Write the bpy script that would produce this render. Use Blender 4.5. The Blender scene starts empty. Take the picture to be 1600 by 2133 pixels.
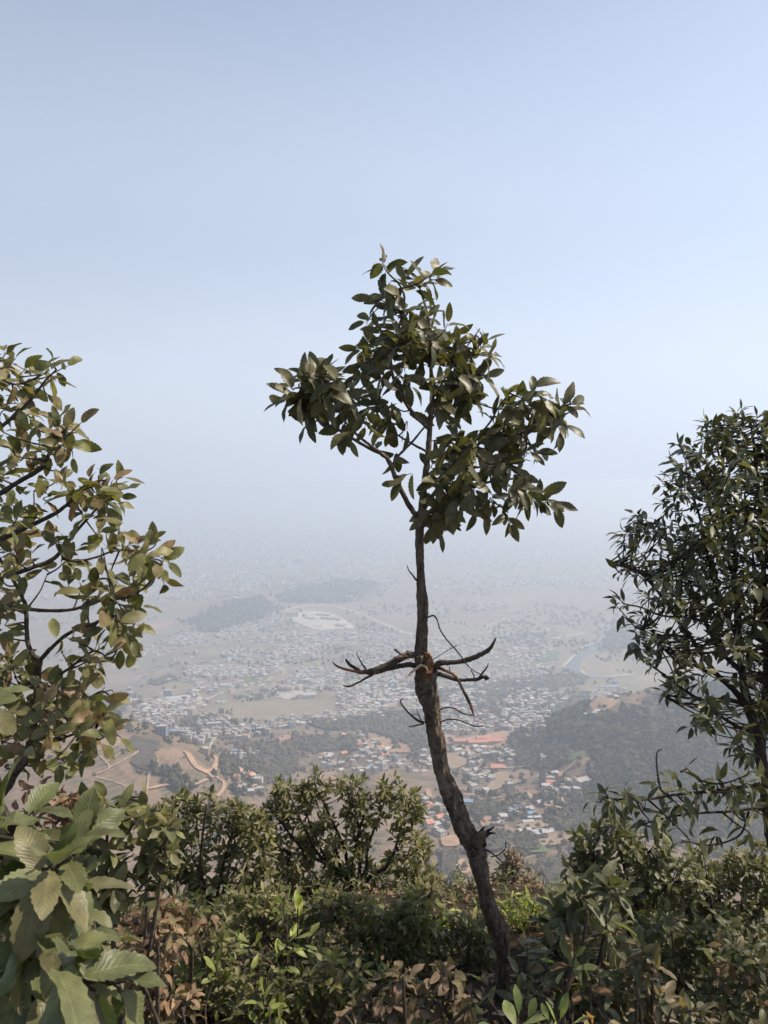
import bpy, math, random
import numpy as np
from mathutils import Vector, Matrix

# ------------------------------------------------------------------ camera, sky, sun, exposure
scene = bpy.context.scene
W0, H0, FPX = 1600.0, 2133.0, 1640.0
PITCH = math.atan(66.5 / FPX)                    # the horizon sits a little above the middle of the frame
cam_d = bpy.data.cameras.new('camera')
cam = bpy.data.objects.new('camera', cam_d)
scene.collection.objects.link(cam)
cam.location = (0, 0, 0)
cam.rotation_euler = (math.pi / 2 - PITCH, 0, 0)
cam_d.sensor_fit = 'VERTICAL'
cam_d.sensor_height = 36.0
cam_d.lens = 36.0 * FPX / H0
cam_d.clip_start = 0.05
cam_d.clip_end = 90000
cam_d.dof.use_dof = True
cam_d.dof.focus_distance = 4.3
cam_d.dof.aperture_fstop = 11
scene.camera = cam

SUN_AZ, SUN_EL = math.radians(83), math.radians(50)     # azimuth from the view direction towards the right
SUN = Vector((math.sin(SUN_AZ) * math.cos(SUN_EL), math.cos(SUN_AZ) * math.cos(SUN_EL), math.sin(SUN_EL)))
sun_d = bpy.data.lights.new('sun', 'SUN')
sun = bpy.data.objects.new('sun', sun_d)
scene.collection.objects.link(sun)
sun_d.energy = 5.0
sun_d.angle = math.radians(0.6)
sun_d.color = (1.0, 0.90, 0.74)
sun.rotation_euler = SUN.to_track_quat('Z', 'Y').to_euler()
sun.location = (30, 20, 60)

world = bpy.data.worlds.new('World')
scene.world = world
world.use_nodes = True
wn, wl = world.node_tree.nodes, world.node_tree.links
wn.clear()
w_out = wn.new('ShaderNodeOutputWorld')
w_bg = wn.new('ShaderNodeBackground')
w_sky = wn.new('ShaderNodeTexSky')
w_sky.sky_type = 'NISHITA'
w_sky.sun_disc = False
w_sky.sun_elevation = SUN_EL
w_sky.sun_rotation = SUN_AZ
w_sky.altitude = 1900
w_sky.air_density = 1.3
w_sky.dust_density = 5.0
w_sky.ozone_density = 1.5
w_bg.inputs['Strength'].default_value = 0.1
# smog lying over the basin: the sky whitens and greys towards the horizon, all the way round
w_geo = wn.new('ShaderNodeTexCoord')
w_sep = wn.new('ShaderNodeSeparateXYZ')
w_ramp = wn.new('ShaderNodeValToRGB')
w_mix = wn.new('ShaderNodeMixRGB')
SMOG = (6.35, 6.95, 8.1, 1)
w_ramp.color_ramp.interpolation = 'EASE'
w_ramp.color_ramp.elements[0].position = 0.0
w_ramp.color_ramp.elements[0].color = (1, 1, 1, 1)
w_ramp.color_ramp.elements[1].position = 0.74
w_ramp.color_ramp.elements[1].color = (.10, .10, .10, 1)
e = w_ramp.color_ramp.elements.new(0.31)
e.color = (0.60, 0.60, 0.60, 1)
w_mix.inputs['Color2'].default_value = SMOG
wl.new(w_geo.outputs['Generated'], w_sep.inputs[0])
wl.new(w_sep.outputs['Z'], w_ramp.inputs['Fac'])
wl.new(w_ramp.outputs['Color'], w_mix.inputs['Fac'])
wl.new(w_sky.outputs['Color'], w_mix.inputs['Color1'])
# dust scatters forward: the air is brighter on the sun's side
w_dot = wn.new('ShaderNodeVectorMath'); w_dot.operation = 'DOT_PRODUCT'
w_dot.inputs[1].default_value = SUN
w_rng = wn.new('ShaderNodeMapRange')
w_rng.inputs['From Min'].default_value = -0.1; w_rng.inputs['From Max'].default_value = 0.95
w_rng.inputs['To Min'].default_value = 0.86; w_rng.inputs['To Max'].default_value = 1.24
w_sca = wn.new('ShaderNodeVectorMath'); w_sca.operation = 'SCALE'
wl.new(w_geo.outputs['Generated'], w_dot.inputs[0])
wl.new(w_dot.outputs['Value'], w_rng.inputs['Value'])
w_map = wn.new('ShaderNodeMapping'); w_map.inputs['Scale'].default_value = (1.2, 1.2, 5.0)
w_nz = wn.new('ShaderNodeTexNoise'); w_nz.inputs['Scale'].default_value = 1.6; w_nz.inputs['Detail'].default_value = 3
w_nr = wn.new('ShaderNodeMapRange'); w_nr.inputs['To Min'].default_value = .965; w_nr.inputs['To Max'].default_value = 1.035
w_mul = wn.new('ShaderNodeMath'); w_mul.operation = 'MULTIPLY'
wl.new(w_geo.outputs['Generated'], w_map.inputs['Vector']); wl.new(w_map.outputs[0], w_nz.inputs['Vector'])
wl.new(w_nz.outputs['Fac'], w_nr.inputs['Value'])
wl.new(w_nr.outputs[0], w_mul.inputs[0]); wl.new(w_rng.outputs[0], w_mul.inputs[1])
wl.new(w_mix.outputs['Color'], w_sca.inputs[0])
wl.new(w_mul.outputs[0], w_sca.inputs['Scale'])
# the lowest, thickest murk is a little darker and greyer
w_low = wn.new('ShaderNodeMapRange'); w_low.interpolation_type = 'SMOOTHSTEP'
w_low.inputs['From Min'].default_value = -.02; w_low.inputs['From Max'].default_value = .2
w_low.inputs['To Min'].default_value = 0; w_low.inputs['To Max'].default_value = 1
w_tint = wn.new('ShaderNodeMixRGB'); w_tint.inputs['Color1'].default_value = (.858, .872, .878, 1); w_tint.inputs['Color2'].default_value = (1, 1, 1, 1)
w_fin = wn.new('ShaderNodeVectorMath'); w_fin.operation = 'MULTIPLY'
wl.new(w_sep.outputs['Z'], w_low.inputs['Value']); wl.new(w_low.outputs[0], w_tint.inputs['Fac'])
wl.new(w_sca.outputs[0], w_fin.inputs[0]); wl.new(w_tint.outputs[0], w_fin.inputs[1])
wl.new(w_fin.outputs[0], w_bg.inputs['Color'])
wl.new(w_bg.outputs['Background'], w_out.inputs['Surface'])

scene.view_settings.view_transform = 'Standard'
scene.view_settings.look = 'None'
scene.view_settings.gamma = 1
scene.view_settings.use_curve_mapping = False
scene.view_settings.exposure = 0.38
scene.render.engine = 'CYCLES'
cy = scene.cycles
cy.use_denoising = True
cy.max_bounces = 6
cy.diffuse_bounces = 3
cy.glossy_bounces = 2
cy.transmission_bounces = 4
cy.transparent_max_bounces = 6
cy.volume_bounces = 3
cy.caustics_reflective = False
cy.caustics_refractive = False

HAZE_DENSITY = 0.00030
HAZE_COLOR = (0.72, 0.80, 0.915)

rng = np.random.default_rng(11)
random.seed(5)

# ------------------------------------------------------------------ helpers
def link(o, parent=None):
    scene.collection.objects.link(o)
    if parent is not None:
        o.parent = parent
    return o

def tag(o, label=None, cat=None, group=None, kind=None):
    if label: o['label'] = label
    if cat: o['category'] = cat
    if group: o['group'] = group
    if kind: o['kind'] = kind
    return o

def empty(name, loc=(0, 0, 0), rz=0.0):
    o = bpy.data.objects.new(name, None)
    o.empty_display_size = 0.2
    o.location = loc
    o.rotation_euler = (0, 0, rz)
    return link(o)

def np_mesh(name, V, F, mats, smooth=False, col=None, uv=None, mat_idx=None):
    """V (n,3); F (m,k) all quads or all triangles, or a list of such arrays; col (n,3) is stored as a point colour."""
    me = bpy.data.meshes.new(name)
    Fs = F if isinstance(F, list) else [F]
    Fs = [np.asarray(f, dtype=np.int32) for f in Fs if len(f)]
    loops = np.concatenate([f.ravel() for f in Fs])
    counts = np.concatenate([np.full(len(f), f.shape[1], dtype=np.int32) for f in Fs])
    starts = np.concatenate([[0], np.cumsum(counts)[:-1]]).astype(np.int32)
    V = np.asarray(V, dtype=np.float32)
    me.vertices.add(len(V)); me.vertices.foreach_set('co', V.ravel())
    me.loops.add(len(loops)); me.loops.foreach_set('vertex_index', loops)
    me.polygons.add(len(counts)); me.polygons.foreach_set('loop_start', starts)
    me.polygons.foreach_set('loop_total', counts)
    me.polygons.foreach_set('use_smooth', np.full(len(counts), bool(smooth)))
    for m in (mats if isinstance(mats, (list, tuple)) else [mats]):
        me.materials.append(m)
    if mat_idx is not None:
        me.polygons.foreach_set('material_index', np.asarray(mat_idx, dtype=np.int32))
    if col is not None:
        a = me.color_attributes.new('tint', 'FLOAT_COLOR', 'POINT')
        a.data.foreach_set('color', np.concatenate([np.asarray(col, dtype=np.float32), np.ones((len(V), 1), np.float32)], 1).ravel())
    if uv is not None:
        u = me.uv_layers.new(name='UVMap')
        u.data.foreach_set('uv', np.asarray(uv, dtype=np.float32)[loops].ravel())
    me.update(calc_edges=True)
    return me

def mesh_obj(name, me, parent=None):
    return link(bpy.data.objects.new(name, me), parent)

_cf = np.array([0, math.cos(PITCH), -math.sin(PITCH)])
_cu = np.array([0, math.sin(PITCH), math.cos(PITCH)])
_cr = np.array([1.0, 0, 0])
def ray(px, py):
    px, py = np.asarray(px, float), np.asarray(py, float)
    d = _cf + _cr * ((px - W0 / 2) / FPX)[..., None] + _cu * ((H0 / 2 - py) / FPX)[..., None]
    return d
def at(px, py, depth):
    """the point seen at photograph pixel (px, py), `depth` metres in front of the camera"""
    return ray(px, py) * np.asarray(depth, float)[..., None]

def lattice(ix, iy, seed):
    n = (ix.astype(np.int64) * 374761393 + iy.astype(np.int64) * 668265263 + seed * 974711) & 0x7fffffff
    n = ((n ^ (n >> 13)) * 1274126177) & 0x7fffffff
    n = n ^ (n >> 16)
    return (n & 0xffff) / 65535.0
def vnoise(x, y, seed=0):
    ix, iy = np.floor(x), np.floor(y)
    fx, fy = x - ix, y - iy
    fx, fy = fx * fx * (3 - 2 * fx), fy * fy * (3 - 2 * fy)
    a, b = lattice(ix, iy, seed), lattice(ix + 1, iy, seed)
    c, d = lattice(ix, iy + 1, seed), lattice(ix + 1, iy + 1, seed)
    return (a + (b - a) * fx) * (1 - fy) + (c + (d - c) * fx) * fy

def sstep(a, b, x):
    t = np.clip((x - a) / (b - a), 0, 1)
    return t * t * (3 - 2 * t)

PROF_R = np.array([0, 1.0, 4, 8, 15, 30, 500, 640, 760, 880, 1000, 1300, 1700, 2250, 2700, 3000, 60000])
PROF_Z = np.array([-1.62, -1.75, -2.65, -4.3, -8.2, -17.5, -310, -362, -388, -402, -412, -460, -520, -585, -598, -600, -600.])
def height(x, y):
    x, y = np.asarray(x, float), np.asarray(y, float)
    r = np.hypot(x, y)
    front = np.interp(r, PROF_R, PROF_Z)
    back = np.maximum(-1.62 - 0.22 * r, -600)
    k = sstep(-0.45, 0.15, y / np.maximum(r, 1e-3))
    z = back * (1 - k) + front * k
    # left: bare brown spur in front of the town
    z = z + 108 * np.exp(-(((x + 385) / 205) ** 2 + ((y - 1000) / 200) ** 2))
    z = z + 55 * np.exp(-(((x + 560) / 260) ** 2 + ((y - 800) / 200) ** 2))
    # right: wooded ridge coming down from the right towards the river
    crest = np.interp(x, [190, 230, 270, 320, 390, 640, 900, 1500, 2400], [0, 20, 58, 84, 106, 148, 175, 190, 0])
    yc = y - 1290 - 0.12 * (x - 300)
    z = z + crest * np.exp(-(yc / np.where(yc < 0, 290.0, 170.0)) ** 2) * (y > 0)
    # right, close: bare brown shoulder
    z = z + 62 * np.exp(-(((x - 290) / 95) ** 2 + ((y - 590) / 110) ** 2))
    # a ravine left of the middle
    z = z - 26 * np.exp(-(((x + 120 - (y - 1150) * 0.1) / 75) ** 2)) * np.exp(-((y - 1200) / 260) ** 2)
    # low wooded rises on the valley floor
    z = z + 45 * np.exp(-(((x + 640) / 300) ** 2 + ((y - 3700) / 260) ** 2))
    z = z + 40 * np.exp(-(((x + 300) / 500) ** 2 + ((y - 4600) / 300) ** 2))
    m = sstep(120, 500, r) * (1 - sstep(2000, 3200, r))
    z = z + m * (13 * (vnoise(x / 170, y / 170, 1) - .5) + 6 * (vnoise(x / 60, y / 60, 2) - .5))
    z = z + sstep(1.5, 6, r) * (1 - sstep(60, 200, r)) * 0.5 * (vnoise(x / 1.3, y / 1.3, 3) - .5)
    return z

_TS = np.geomspace(1.0, 26000, 620)
def ground_at(px, py):
    """photograph pixels -> points of the terrain seen there (NaN where the ray meets none)"""
    px, py = np.atleast_1d(np.asarray(px, float)), np.atleast_1d(np.asarray(py, float))
    out = np.full((len(px), 3), np.nan)
    for s in range(0, len(px), 4000):
        d = ray(px[s:s + 4000], py[s:s + 4000])
        P = d[:, None, :] * _TS[None, :, None]
        below = P[..., 2] < height(P[..., 0], P[..., 1])
        k = np.argmax(below, 1)
        ok = below.any(1) & (k > 0)
        lo, hi = _TS[np.maximum(k - 1, 0)], _TS[k]
        for _ in range(14):
            mid = (lo + hi) / 2
            Q = d * mid[:, None]
            b = Q[:, 2] < height(Q[:, 0], Q[:, 1])
            hi = np.where(b, mid, hi); lo = np.where(b, lo, mid)
        Q = d * hi[:, None]
        Q[~ok] = np.nan
        out[s:s + 4000] = Q
    return out

def in_poly(px, py, poly):
    px, py = np.asarray(px, float), np.asarray(py, float)
    inside = np.zeros(px.shape, bool)
    n = len(poly)
    for i in range(n):
        x1, y1 = poly[i]; x2, y2 = poly[(i + 1) % n]
        if y1 == y2: continue
        c = ((y1 > py) != (y2 > py)) & (px < (x2 - x1) * (py - y1) / (y2 - y1) + x1)
        inside ^= c
    return inside

def smooth_line(pts, m=6):
    P = np.asarray(pts, float)
    if len(P) < 3:
        return np.concatenate([P[:1] + (P[1:] - P[:1]) * t for t in np.linspace(0, 1, m + 1)[:, None, None]]).reshape(-1, P.shape[1]) if len(P) == 2 else P
    Q = np.concatenate([[2 * P[0] - P[1]], P, [2 * P[-1] - P[-2]]])
    out = []
    for i in range(1, len(Q) - 2):
        p0, p1, p2, p3 = Q[i - 1], Q[i], Q[i + 1], Q[i + 2]
        for t in np.arange(m) / m:
            out.append(0.5 * ((2 * p1) + (p2 - p0) * t + (2 * p0 - 5 * p1 + 4 * p2 - p3) * t * t + (3 * p1 - p0 - 3 * p2 + p3) * t ** 3))
    out.append(P[-1])
    return np.array(out)

# ------------------------------------------------------------------ materials
def new_mat(name):
    m = bpy.data.materials.new(name)
    m.use_nodes = True
    n, l = m.node_tree.nodes, m.node_tree.links
    n.clear()
    out = n.new('ShaderNodeOutputMaterial')
    b = n.new('ShaderNodeBsdfPrincipled')
    l.new(b.outputs[0], out.inputs[0])
    return m, n, l, b, out

def noisy_mat(name, c1, c2, scale, rough=0.9, detail=4, bump=0.0, bscale=None, spec=0.2, dist=0.02):
    m, n, l, b, out = new_mat(name)
    t = n.new('ShaderNodeTexCoord')
    nz = n.new('ShaderNodeTexNoise'); nz.inputs['Scale'].default_value = scale; nz.inputs['Detail'].default_value = detail
    l.new(t.outputs['Object'], nz.inputs['Vector'])
    r = n.new('ShaderNodeValToRGB')
    r.color_ramp.elements[0].position = .35; r.color_ramp.elements[0].color = (*c1, 1)
    r.color_ramp.elements[1].position = .65; r.color_ramp.elements[1].color = (*c2, 1)
    l.new(nz.outputs['Fac'], r.inputs['Fac']); l.new(r.outputs['Color'], b.inputs['Base Color'])
    b.inputs['Roughness'].default_value = rough
    b.inputs['Specular IOR Level'].default_value = spec
    if bump:
        n2 = n.new('ShaderNodeTexNoise'); n2.inputs['Scale'].default_value = bscale or scale * 3; n2.inputs['Detail'].default_value = 5
        l.new(t.outputs['Object'], n2.inputs['Vector'])
        bp = n.new('ShaderNodeBump'); bp.inputs['Strength'].default_value = bump; bp.inputs['Distance'].default_value = dist
        l.new(n2.outputs['Fac'], bp.inputs['Height']); l.new(bp.outputs['Normal'], b.inputs['Normal'])
    return m

def tint_mat(name, rough=0.85, spec=0.2, nscale=None, namt=0.3):
    """colour comes from each thing's own tint attribute"""
    m, n, l, b, out = new_mat(name)
    a = n.new('ShaderNodeVertexColor'); a.layer_name = 'tint'
    src = a.outputs['Color']
    if nscale:
        t = n.new('ShaderNodeTexCoord')
        nz = n.new('ShaderNodeTexNoise'); nz.inputs['Scale'].default_value = nscale; nz.inputs['Detail'].default_value = 3
        l.new(t.outputs['Object'], nz.inputs['Vector'])
        mr = n.new('ShaderNodeMapRange'); mr.inputs['To Min'].default_value = 1 - namt; mr.inputs['To Max'].default_value = 1 + namt
        mr.inputs['From Min'].default_value = .3; mr.inputs['From Max'].default_value = .7
        l.new(nz.outputs['Fac'], mr.inputs['Value'])
        mx = n.new('ShaderNodeVectorMath'); mx.operation = 'SCALE'
        l.new(src, mx.inputs[0]); l.new(mr.outputs[0], mx.inputs['Scale'])
        src = mx.outputs[0]
    l.new(src, b.inputs['Base Color'])
    b.inputs['Roughness'].default_value = rough
    b.inputs['Specular IOR Level'].default_value = spec
    return m

def leaf_mat(name, under=(0.16, 0.14, 0.08), under_amt=0.45, rough=0.42, trans=0.22, vein=0.35, spec=0.3):
    m, n, l, b, out = new_mat(name)
    a = n.new('ShaderNodeVertexColor'); a.layer_name = 'tint'
    uvn = n.new('ShaderNodeUVMap'); uvn.uv_map = 'UVMap'
    sep = n.new('ShaderNodeSeparateXYZ'); l.new(uvn.outputs[0], sep.inputs[0])
    def mth(op, x, y=None):
        k = n.new('ShaderNodeMath'); k.operation = op
        for i, v in enumerate((x, y)):
            if v is None: continue
            if isinstance(v, (int, float)): k.inputs[i].default_value = v
            else: l.new(v, k.inputs[i])
        return k.outputs[0]
    s = mth('ABSOLUTE', mth('SUBTRACT', sep.outputs['Y'], 0.5))         # 0 on the midrib, 0.5 on the edge
    mid = mth('LESS_THAN', s, 0.03)
    side = mth('SINE', mth('MULTIPLY', mth('SUBTRACT', sep.outputs['X'], mth('MULTIPLY', s, 0.45)), 75.0))
    side = mth('MULTIPLY', mth('GREATER_THAN', side, 0.88), 0.4)
    v = mth('MULTIPLY', mth('MAXIMUM', mid, side), vein)
    geo = n.new('ShaderNodeNewGeometry')
    mu = n.new('ShaderNodeMixRGB'); mu.inputs['Color2'].default_value = (*under, 1)
    l.new(mth('MULTIPLY', geo.outputs['Backfacing'], under_amt), mu.inputs['Fac'])
    l.new(a.outputs['Color'], mu.inputs['Color1'])
    # blotches of age on the blade
    tc = n.new('ShaderNodeTexCoord')
    nz = n.new('ShaderNodeTexNoise'); nz.inputs['Scale'].default_value = 38; nz.inputs['Detail'].default_value = 3
    l.new(tc.outputs['Object'], nz.inputs['Vector'])
    mr = n.new('ShaderNodeMapRange'); mr.inputs['From Min'].default_value = .3; mr.inputs['From Max'].default_value = .7
    mr.inputs['To Min'].default_value = .72; mr.inputs['To Max'].default_value = 1.28
    l.new(nz.outputs['Fac'], mr.inputs['Value'])
    sc = n.new('ShaderNodeVectorMath'); sc.operation = 'SCALE'
    l.new(mu.outputs[0], sc.inputs[0]); l.new(mr.outputs[0], sc.inputs['Scale'])
    mv = n.new('ShaderNodeMixRGB'); mv.inputs['Color2'].default_value = (0.26, 0.26, 0.12, 1)
    l.new(v, mv.inputs['Fac']); l.new(sc.outputs[0], mv.inputs['Color1'])
    n4 = n.new('ShaderNodeTexNoise'); n4.inputs['Scale'].default_value = 21; n4.inputs['Detail'].default_value = 5; n4.inputs['Roughness'].default_value = .7
    l.new(tc.outputs['Object'], n4.inputs['Vector'])
    m4 = n.new('ShaderNodeMapRange'); m4.inputs['From Min'].default_value = .61; m4.inputs['From Max'].default_value = .70; m4.inputs['To Max'].default_value = .5
    l.new(n4.outputs['Fac'], m4.inputs['Value'])
    mb = n.new('ShaderNodeMixRGB'); mb.inputs['Color2'].default_value = (.13, .085, .045, 1)
    l.new(m4.outputs[0], mb.inputs['Fac']); l.new(mv.outputs[0], mb.inputs['Color1'])
    mv = mb
    bp = n.new('ShaderNodeBump'); bp.inputs['Strength'].default_value = .16; bp.inputs['Distance'].default_value = .001
    ridge = mth('SINE', mth('MULTIPLY', mth('SUBTRACT', sep.outputs['X'], mth('MULTIPLY', s, 0.45)), 75.0))
    l.new(mth('ADD', ridge, mth('MULTIPLY', nz.outputs['Fac'], 1.5)), bp.inputs['Height'])
    l.new(bp.outputs['Normal'], b.inputs['Normal'])
    l.new(mv.outputs[0], b.inputs['Base Color'])
    b.inputs['Roughness'].default_value = rough
    b.inputs['Specular IOR Level'].default_value = spec
    tr = n.new('ShaderNodeBsdfTranslucent')
    ml = n.new('ShaderNodeMixRGB'); ml.blend_type = 'MULTIPLY'; ml.inputs['Fac'].default_value = 1
    ml.inputs['Color2'].default_value = (1.5, 1.6, 0.7, 1)
    l.new(mv.outputs[0], ml.inputs['Color1']); l.new(ml.outputs[0], tr.inputs['Color'])
    ms = n.new('ShaderNodeMixShader'); ms.inputs[0].default_value = trans
    l.new(b.outputs[0], ms.inputs[1]); l.new(tr.outputs[0], ms.inputs[2])
    l.new(ms.outputs[0], out.inputs[0])
    return m

def ground_mat():
    m, n, l, b, out = new_mat('ground')
    geo = n.new('ShaderNodeNewGeometry')
    pos = geo.outputs['Position']
    def noise(scale, detail=4, rough=.55):
        k = n.new('ShaderNodeTexNoise'); k.inputs['Scale'].default_value = scale; k.inputs['Detail'].default_value = detail
        k.inputs['Roughness'].default_value = rough
        l.new(pos, k.inputs['Vector']); return k.outputs['Fac']
    def ramp(src, stops):
        k = n.new('ShaderNodeValToRGB'); el = k.color_ramp.elements
        el[0].position, el[0].color = stops[0][0], (*stops[0][1], 1)
        el[1].position, el[1].color = stops[-1][0], (*stops[-1][1], 1)
        for p, c in stops[1:-1]:
            q = el.new(p); q.color = (*c, 1)
        l.new(src, k.inputs['Fac']); return k.outputs['Color']
    def mix(f, c1, c2, mode='MIX'):
        k = n.new('ShaderNodeMixRGB'); k.blend_type = mode
        for i, v in zip(('Fac', 'Color1', 'Color2'), (f, c1, c2)):
            if isinstance(v, (int, float)): k.inputs[i].default_value = v
            elif isinstance(v, tuple): k.inputs[i].default_value = (*v, 1)
            else: l.new(v, k.inputs[i])
        return k.outputs['Color']
    def mrange(src, a, c, lo=0., hi=1.):
        k = n.new('ShaderNodeMapRange')
        k.inputs['From Min'].default_value = a; k.inputs['From Max'].default_value = c
        k.inputs['To Min'].default_value = lo; k.inputs['To Max'].default_value = hi
        k.clamp = True
        l.new(src, k.inputs['Value']); return k.outputs[0]
    # parcels of farmland
    mp = n.new('ShaderNodeMapping'); mp.inputs['Scale'].default_value = (1 / 46, 1 / 90, 0.0); mp.inputs['Rotation'].default_value = (0, 0, .5)
    wob = n.new('ShaderNodeVectorMath'); wob.operation = 'MULTIPLY_ADD'
    nzc = n.new('ShaderNodeTexNoise'); nzc.inputs['Scale'].default_value = 1 / 120; l.new(pos, nzc.inputs['Vector'])
    wob.inputs[1].default_value = (90, 90, 0); l.new(nzc.outputs['Color'], wob.inputs[0]); l.new(pos, wob.inputs[2])
    l.new(wob.outputs[0], mp.inputs['Vector'])
    vo = n.new('ShaderNodeTexVoronoi'); vo.inputs['Scale'].default_value = 1.0
    l.new(mp.outputs[0], vo.inputs['Vector'])
    sx = n.new('ShaderNodeSeparateXYZ'); l.new(vo.outputs['Color'], sx.inputs[0])
    fields = ramp(sx.outputs['X'], [(0, (.19, .15, .108)), (.3, (.25, .20, .145)), (.55, (.205, .17, .115)), (.72, (.17, .155, .095)), (.86, (.31, .25, .185)), (1, (.24, .195, .14))])
    vo2 = n.new('ShaderNodeTexVoronoi'); vo2.feature = 'DISTANCE_TO_EDGE'; l.new(mp.outputs[0], vo2.inputs['Vector'])
    hedge = mrange(vo2.outputs['Distance'], .02, .07, .75, 0.)
    fields = mix(hedge, fields, (.10, .095, .062))
    fields = mix(mrange(noise(1 / 9, 5, .7), .35, .65, .0, .55), fields, (.13, .112, .075))
    # scrub and dry slopes nearer the hill
    soil = ramp(noise(1 / 60, 6, .65), [(.28, (.09, .065, .042)), (.45, (.16, .11, .075)), (.6, (.21, .14, .095)), (.78, (.27, .185, .13))])
    scrub = mrange(noise(1 / 34, 7, .7), .47, .57, 0, .85)
    soil = mix(scrub, soil, (.085, .075, .045))
    # terraces cut along the contours
    wv = n.new('ShaderNodeSeparateXYZ'); l.new(pos, wv.inputs[0])
    zz = n.new('ShaderNodeMath'); zz.operation = 'MULTIPLY_ADD'; zz.inputs[1].default_value = 2.1
    jit = noise(1 / 50, 3)
    jm = n.new('ShaderNodeMath'); jm.operation = 'MULTIPLY'; jm.inputs[1].default_value = 16.; l.new(jit, jm.inputs[0])
    l.new(wv.outputs['Z'], zz.inputs[0]); l.new(jm.outputs[0], zz.inputs[2])
    sn = n.new('ShaderNodeMath'); sn.operation = 'SINE'; l.new(zz.outputs[0], sn.inputs[0])
    soil = mix(mrange(sn.outputs[0], .5, 1, 0, .28), soil, (.30, .215, .15))
    fl = n.new('ShaderNodeVectorMath'); fl.operation = 'LENGTH'; l.new(pos, fl.inputs[0])
    far = mrange(fl.outputs['Value'], 1400, 2100)
    c = mix(far, soil, fields)
    # leaf litter close to the camera
    litter = ramp(noise(14, 6, .7), [(.3, (.012, .010, .007)), (.5, (.032, .024, .015)), (.7, (.075, .055, .036))])
    near = mrange(fl.outputs['Value'], 30, 140, 1, 0)
    c = mix(near, c, litter)
    l.new(c, b.inputs['Base Color'])
    b.inputs['Roughness'].default_value = 1.0
    b.inputs['Specular IOR Level'].default_value = 0.05
    return m

# ------------------------------------------------------------------ terrain: one sheet out past the visibility
az = np.concatenate([np.linspace(-180, -42, 40, endpoint=False), np.linspace(-42, 42, 460, endpoint=False), np.linspace(42, 180, 40, endpoint=False)])
az = np.radians(az)
rad = np.geomspace(0.6, 24000, 560)
A, Rr = np.meshgrid(az, rad, indexing='xy')                 # rows: radius
X, Y = np.sin(A) * Rr, np.cos(A) * Rr
Z = height(X, Y)
V = np.stack([X, Y, Z], -1).reshape(-1, 3)
nA, nR = len(az), len(rad)
i, j = np.meshgrid(np.arange(nR - 1), np.arange(nA), indexing='ij')
j2 = (j + 1) % nA
F = np.stack([i * nA + j2, i * nA + j, (i + 1) * nA + j, (i + 1) * nA + j2], -1).reshape(-1, 4)
V = np.concatenate([V, [[0, 0, float(height(0, 0))]]])
cap = np.array([[k, (k + 1) % nA, len(V) - 1] for k in range(nA)])[:, ::-1]
ground = mesh_obj('ground', np_mesh('ground', V, [F, cap], ground_mat(), smooth=True))
tag(ground, 'dry hillside falling to the terraced valley floor', 'terrain', kind='structure')

# haze: one closed box of even air
def haze_box():
    x0, x1, y0, y1, z0, z1 = -26000., 26000., -25000., 26000., -601.5, 3.2
    V = [(x, y, z) for z in (z0, z1) for y in (y0, y1) for x in (x0, x1)]
    F = [(0, 2, 3, 1), (4, 5, 7, 6), (0, 1, 5, 4), (2, 6, 7, 3), (0, 4, 6, 2), (1, 3, 7, 5)]
    m = bpy.data.materials.new('haze'); m.use_nodes = True
    n, l = m.node_tree.nodes, m.node_tree.links; n.clear()
    out = n.new('ShaderNodeOutputMaterial'); pv = n.new('ShaderNodeVolumePrincipled')
    pv.inputs['Density'].default_value = HAZE_DENSITY
    pv.inputs['Color'].default_value = (*HAZE_COLOR, 1)
    pv.inputs['Anisotropy'].default_value = 0.32
    l.new(pv.outputs[0], out.inputs['Volume'])
    o = mesh_obj('haze', np_mesh('haze', np.array(V), np.array(F), m))
    tag(o, 'pale blue smog filling the valley', 'haze', kind='stuff')
haze_box()
# ------------------------------------------------------------------ patches, tracks and water lying on the terrain
def soft_mat(name, c1, c2, scale, rough=1.0):
    m, n, l, b, out = new_mat(name)
    geo = n.new('ShaderNodeNewGeometry')
    nz = n.new('ShaderNodeTexNoise'); nz.inputs['Scale'].default_value = scale; nz.inputs['Detail'].default_value = 6; nz.inputs['Roughness'].default_value = .65
    l.new(geo.outputs['Position'], nz.inputs['Vector'])
    r = n.new('ShaderNodeValToRGB')
    r.color_ramp.elements[0].position = .36; r.color_ramp.elements[0].color = (*c1, 1)
    r.color_ramp.elements[1].position = .64; r.color_ramp.elements[1].color = (*c2, 1)
    l.new(nz.outputs['Fac'], r.inputs['Fac']); l.new(r.outputs['Color'], b.inputs['Base Color'])
    b.inputs['Roughness'].default_value = rough
    b.inputs['Specular IOR Level'].default_value = 0.1
    return m
M_SAND = soft_mat('pale_gravel', (.29, .25, .20), (.52, .46, .385), 1 / 28)
M_SOIL = soft_mat('bare_soil', (.22, .135, .085), (.36, .235, .16), 1 / 22)
M_FIELD = soft_mat('ploughed_field', (.20, .14, .095), (.29, .21, .145), 1 / 14)
M_TAN = soft_mat('dry_stubble', (.17, .14, .095), (.25, .205, .14), 1 / 20)
M_ORANGE = soft_mat('cut_earth', (.26, .165, .105), (.38, .25, .16), 1 / 8)
M_ROAD = soft_mat('dirt_road', (.28, .20, .14), (.42, .32, .235), 1 / 12)
M_TRAIL = soft_mat('worn_trail', (.24, .17, .12), (.36, .27, .20), 1 / 9)
M_PALEROAD = soft_mat('dusty_road', (.30, .26, .20), (.42, .36, .29), 1 / 30)
M_BURNT = soft_mat('burnt_ground', (.045, .038, .035), (.095, .078, .066), 1 / 9)
M_GREEN = soft_mat('green_crop', (.07, .10, .035), (.11, .14, .055), 1 / 14)
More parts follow.
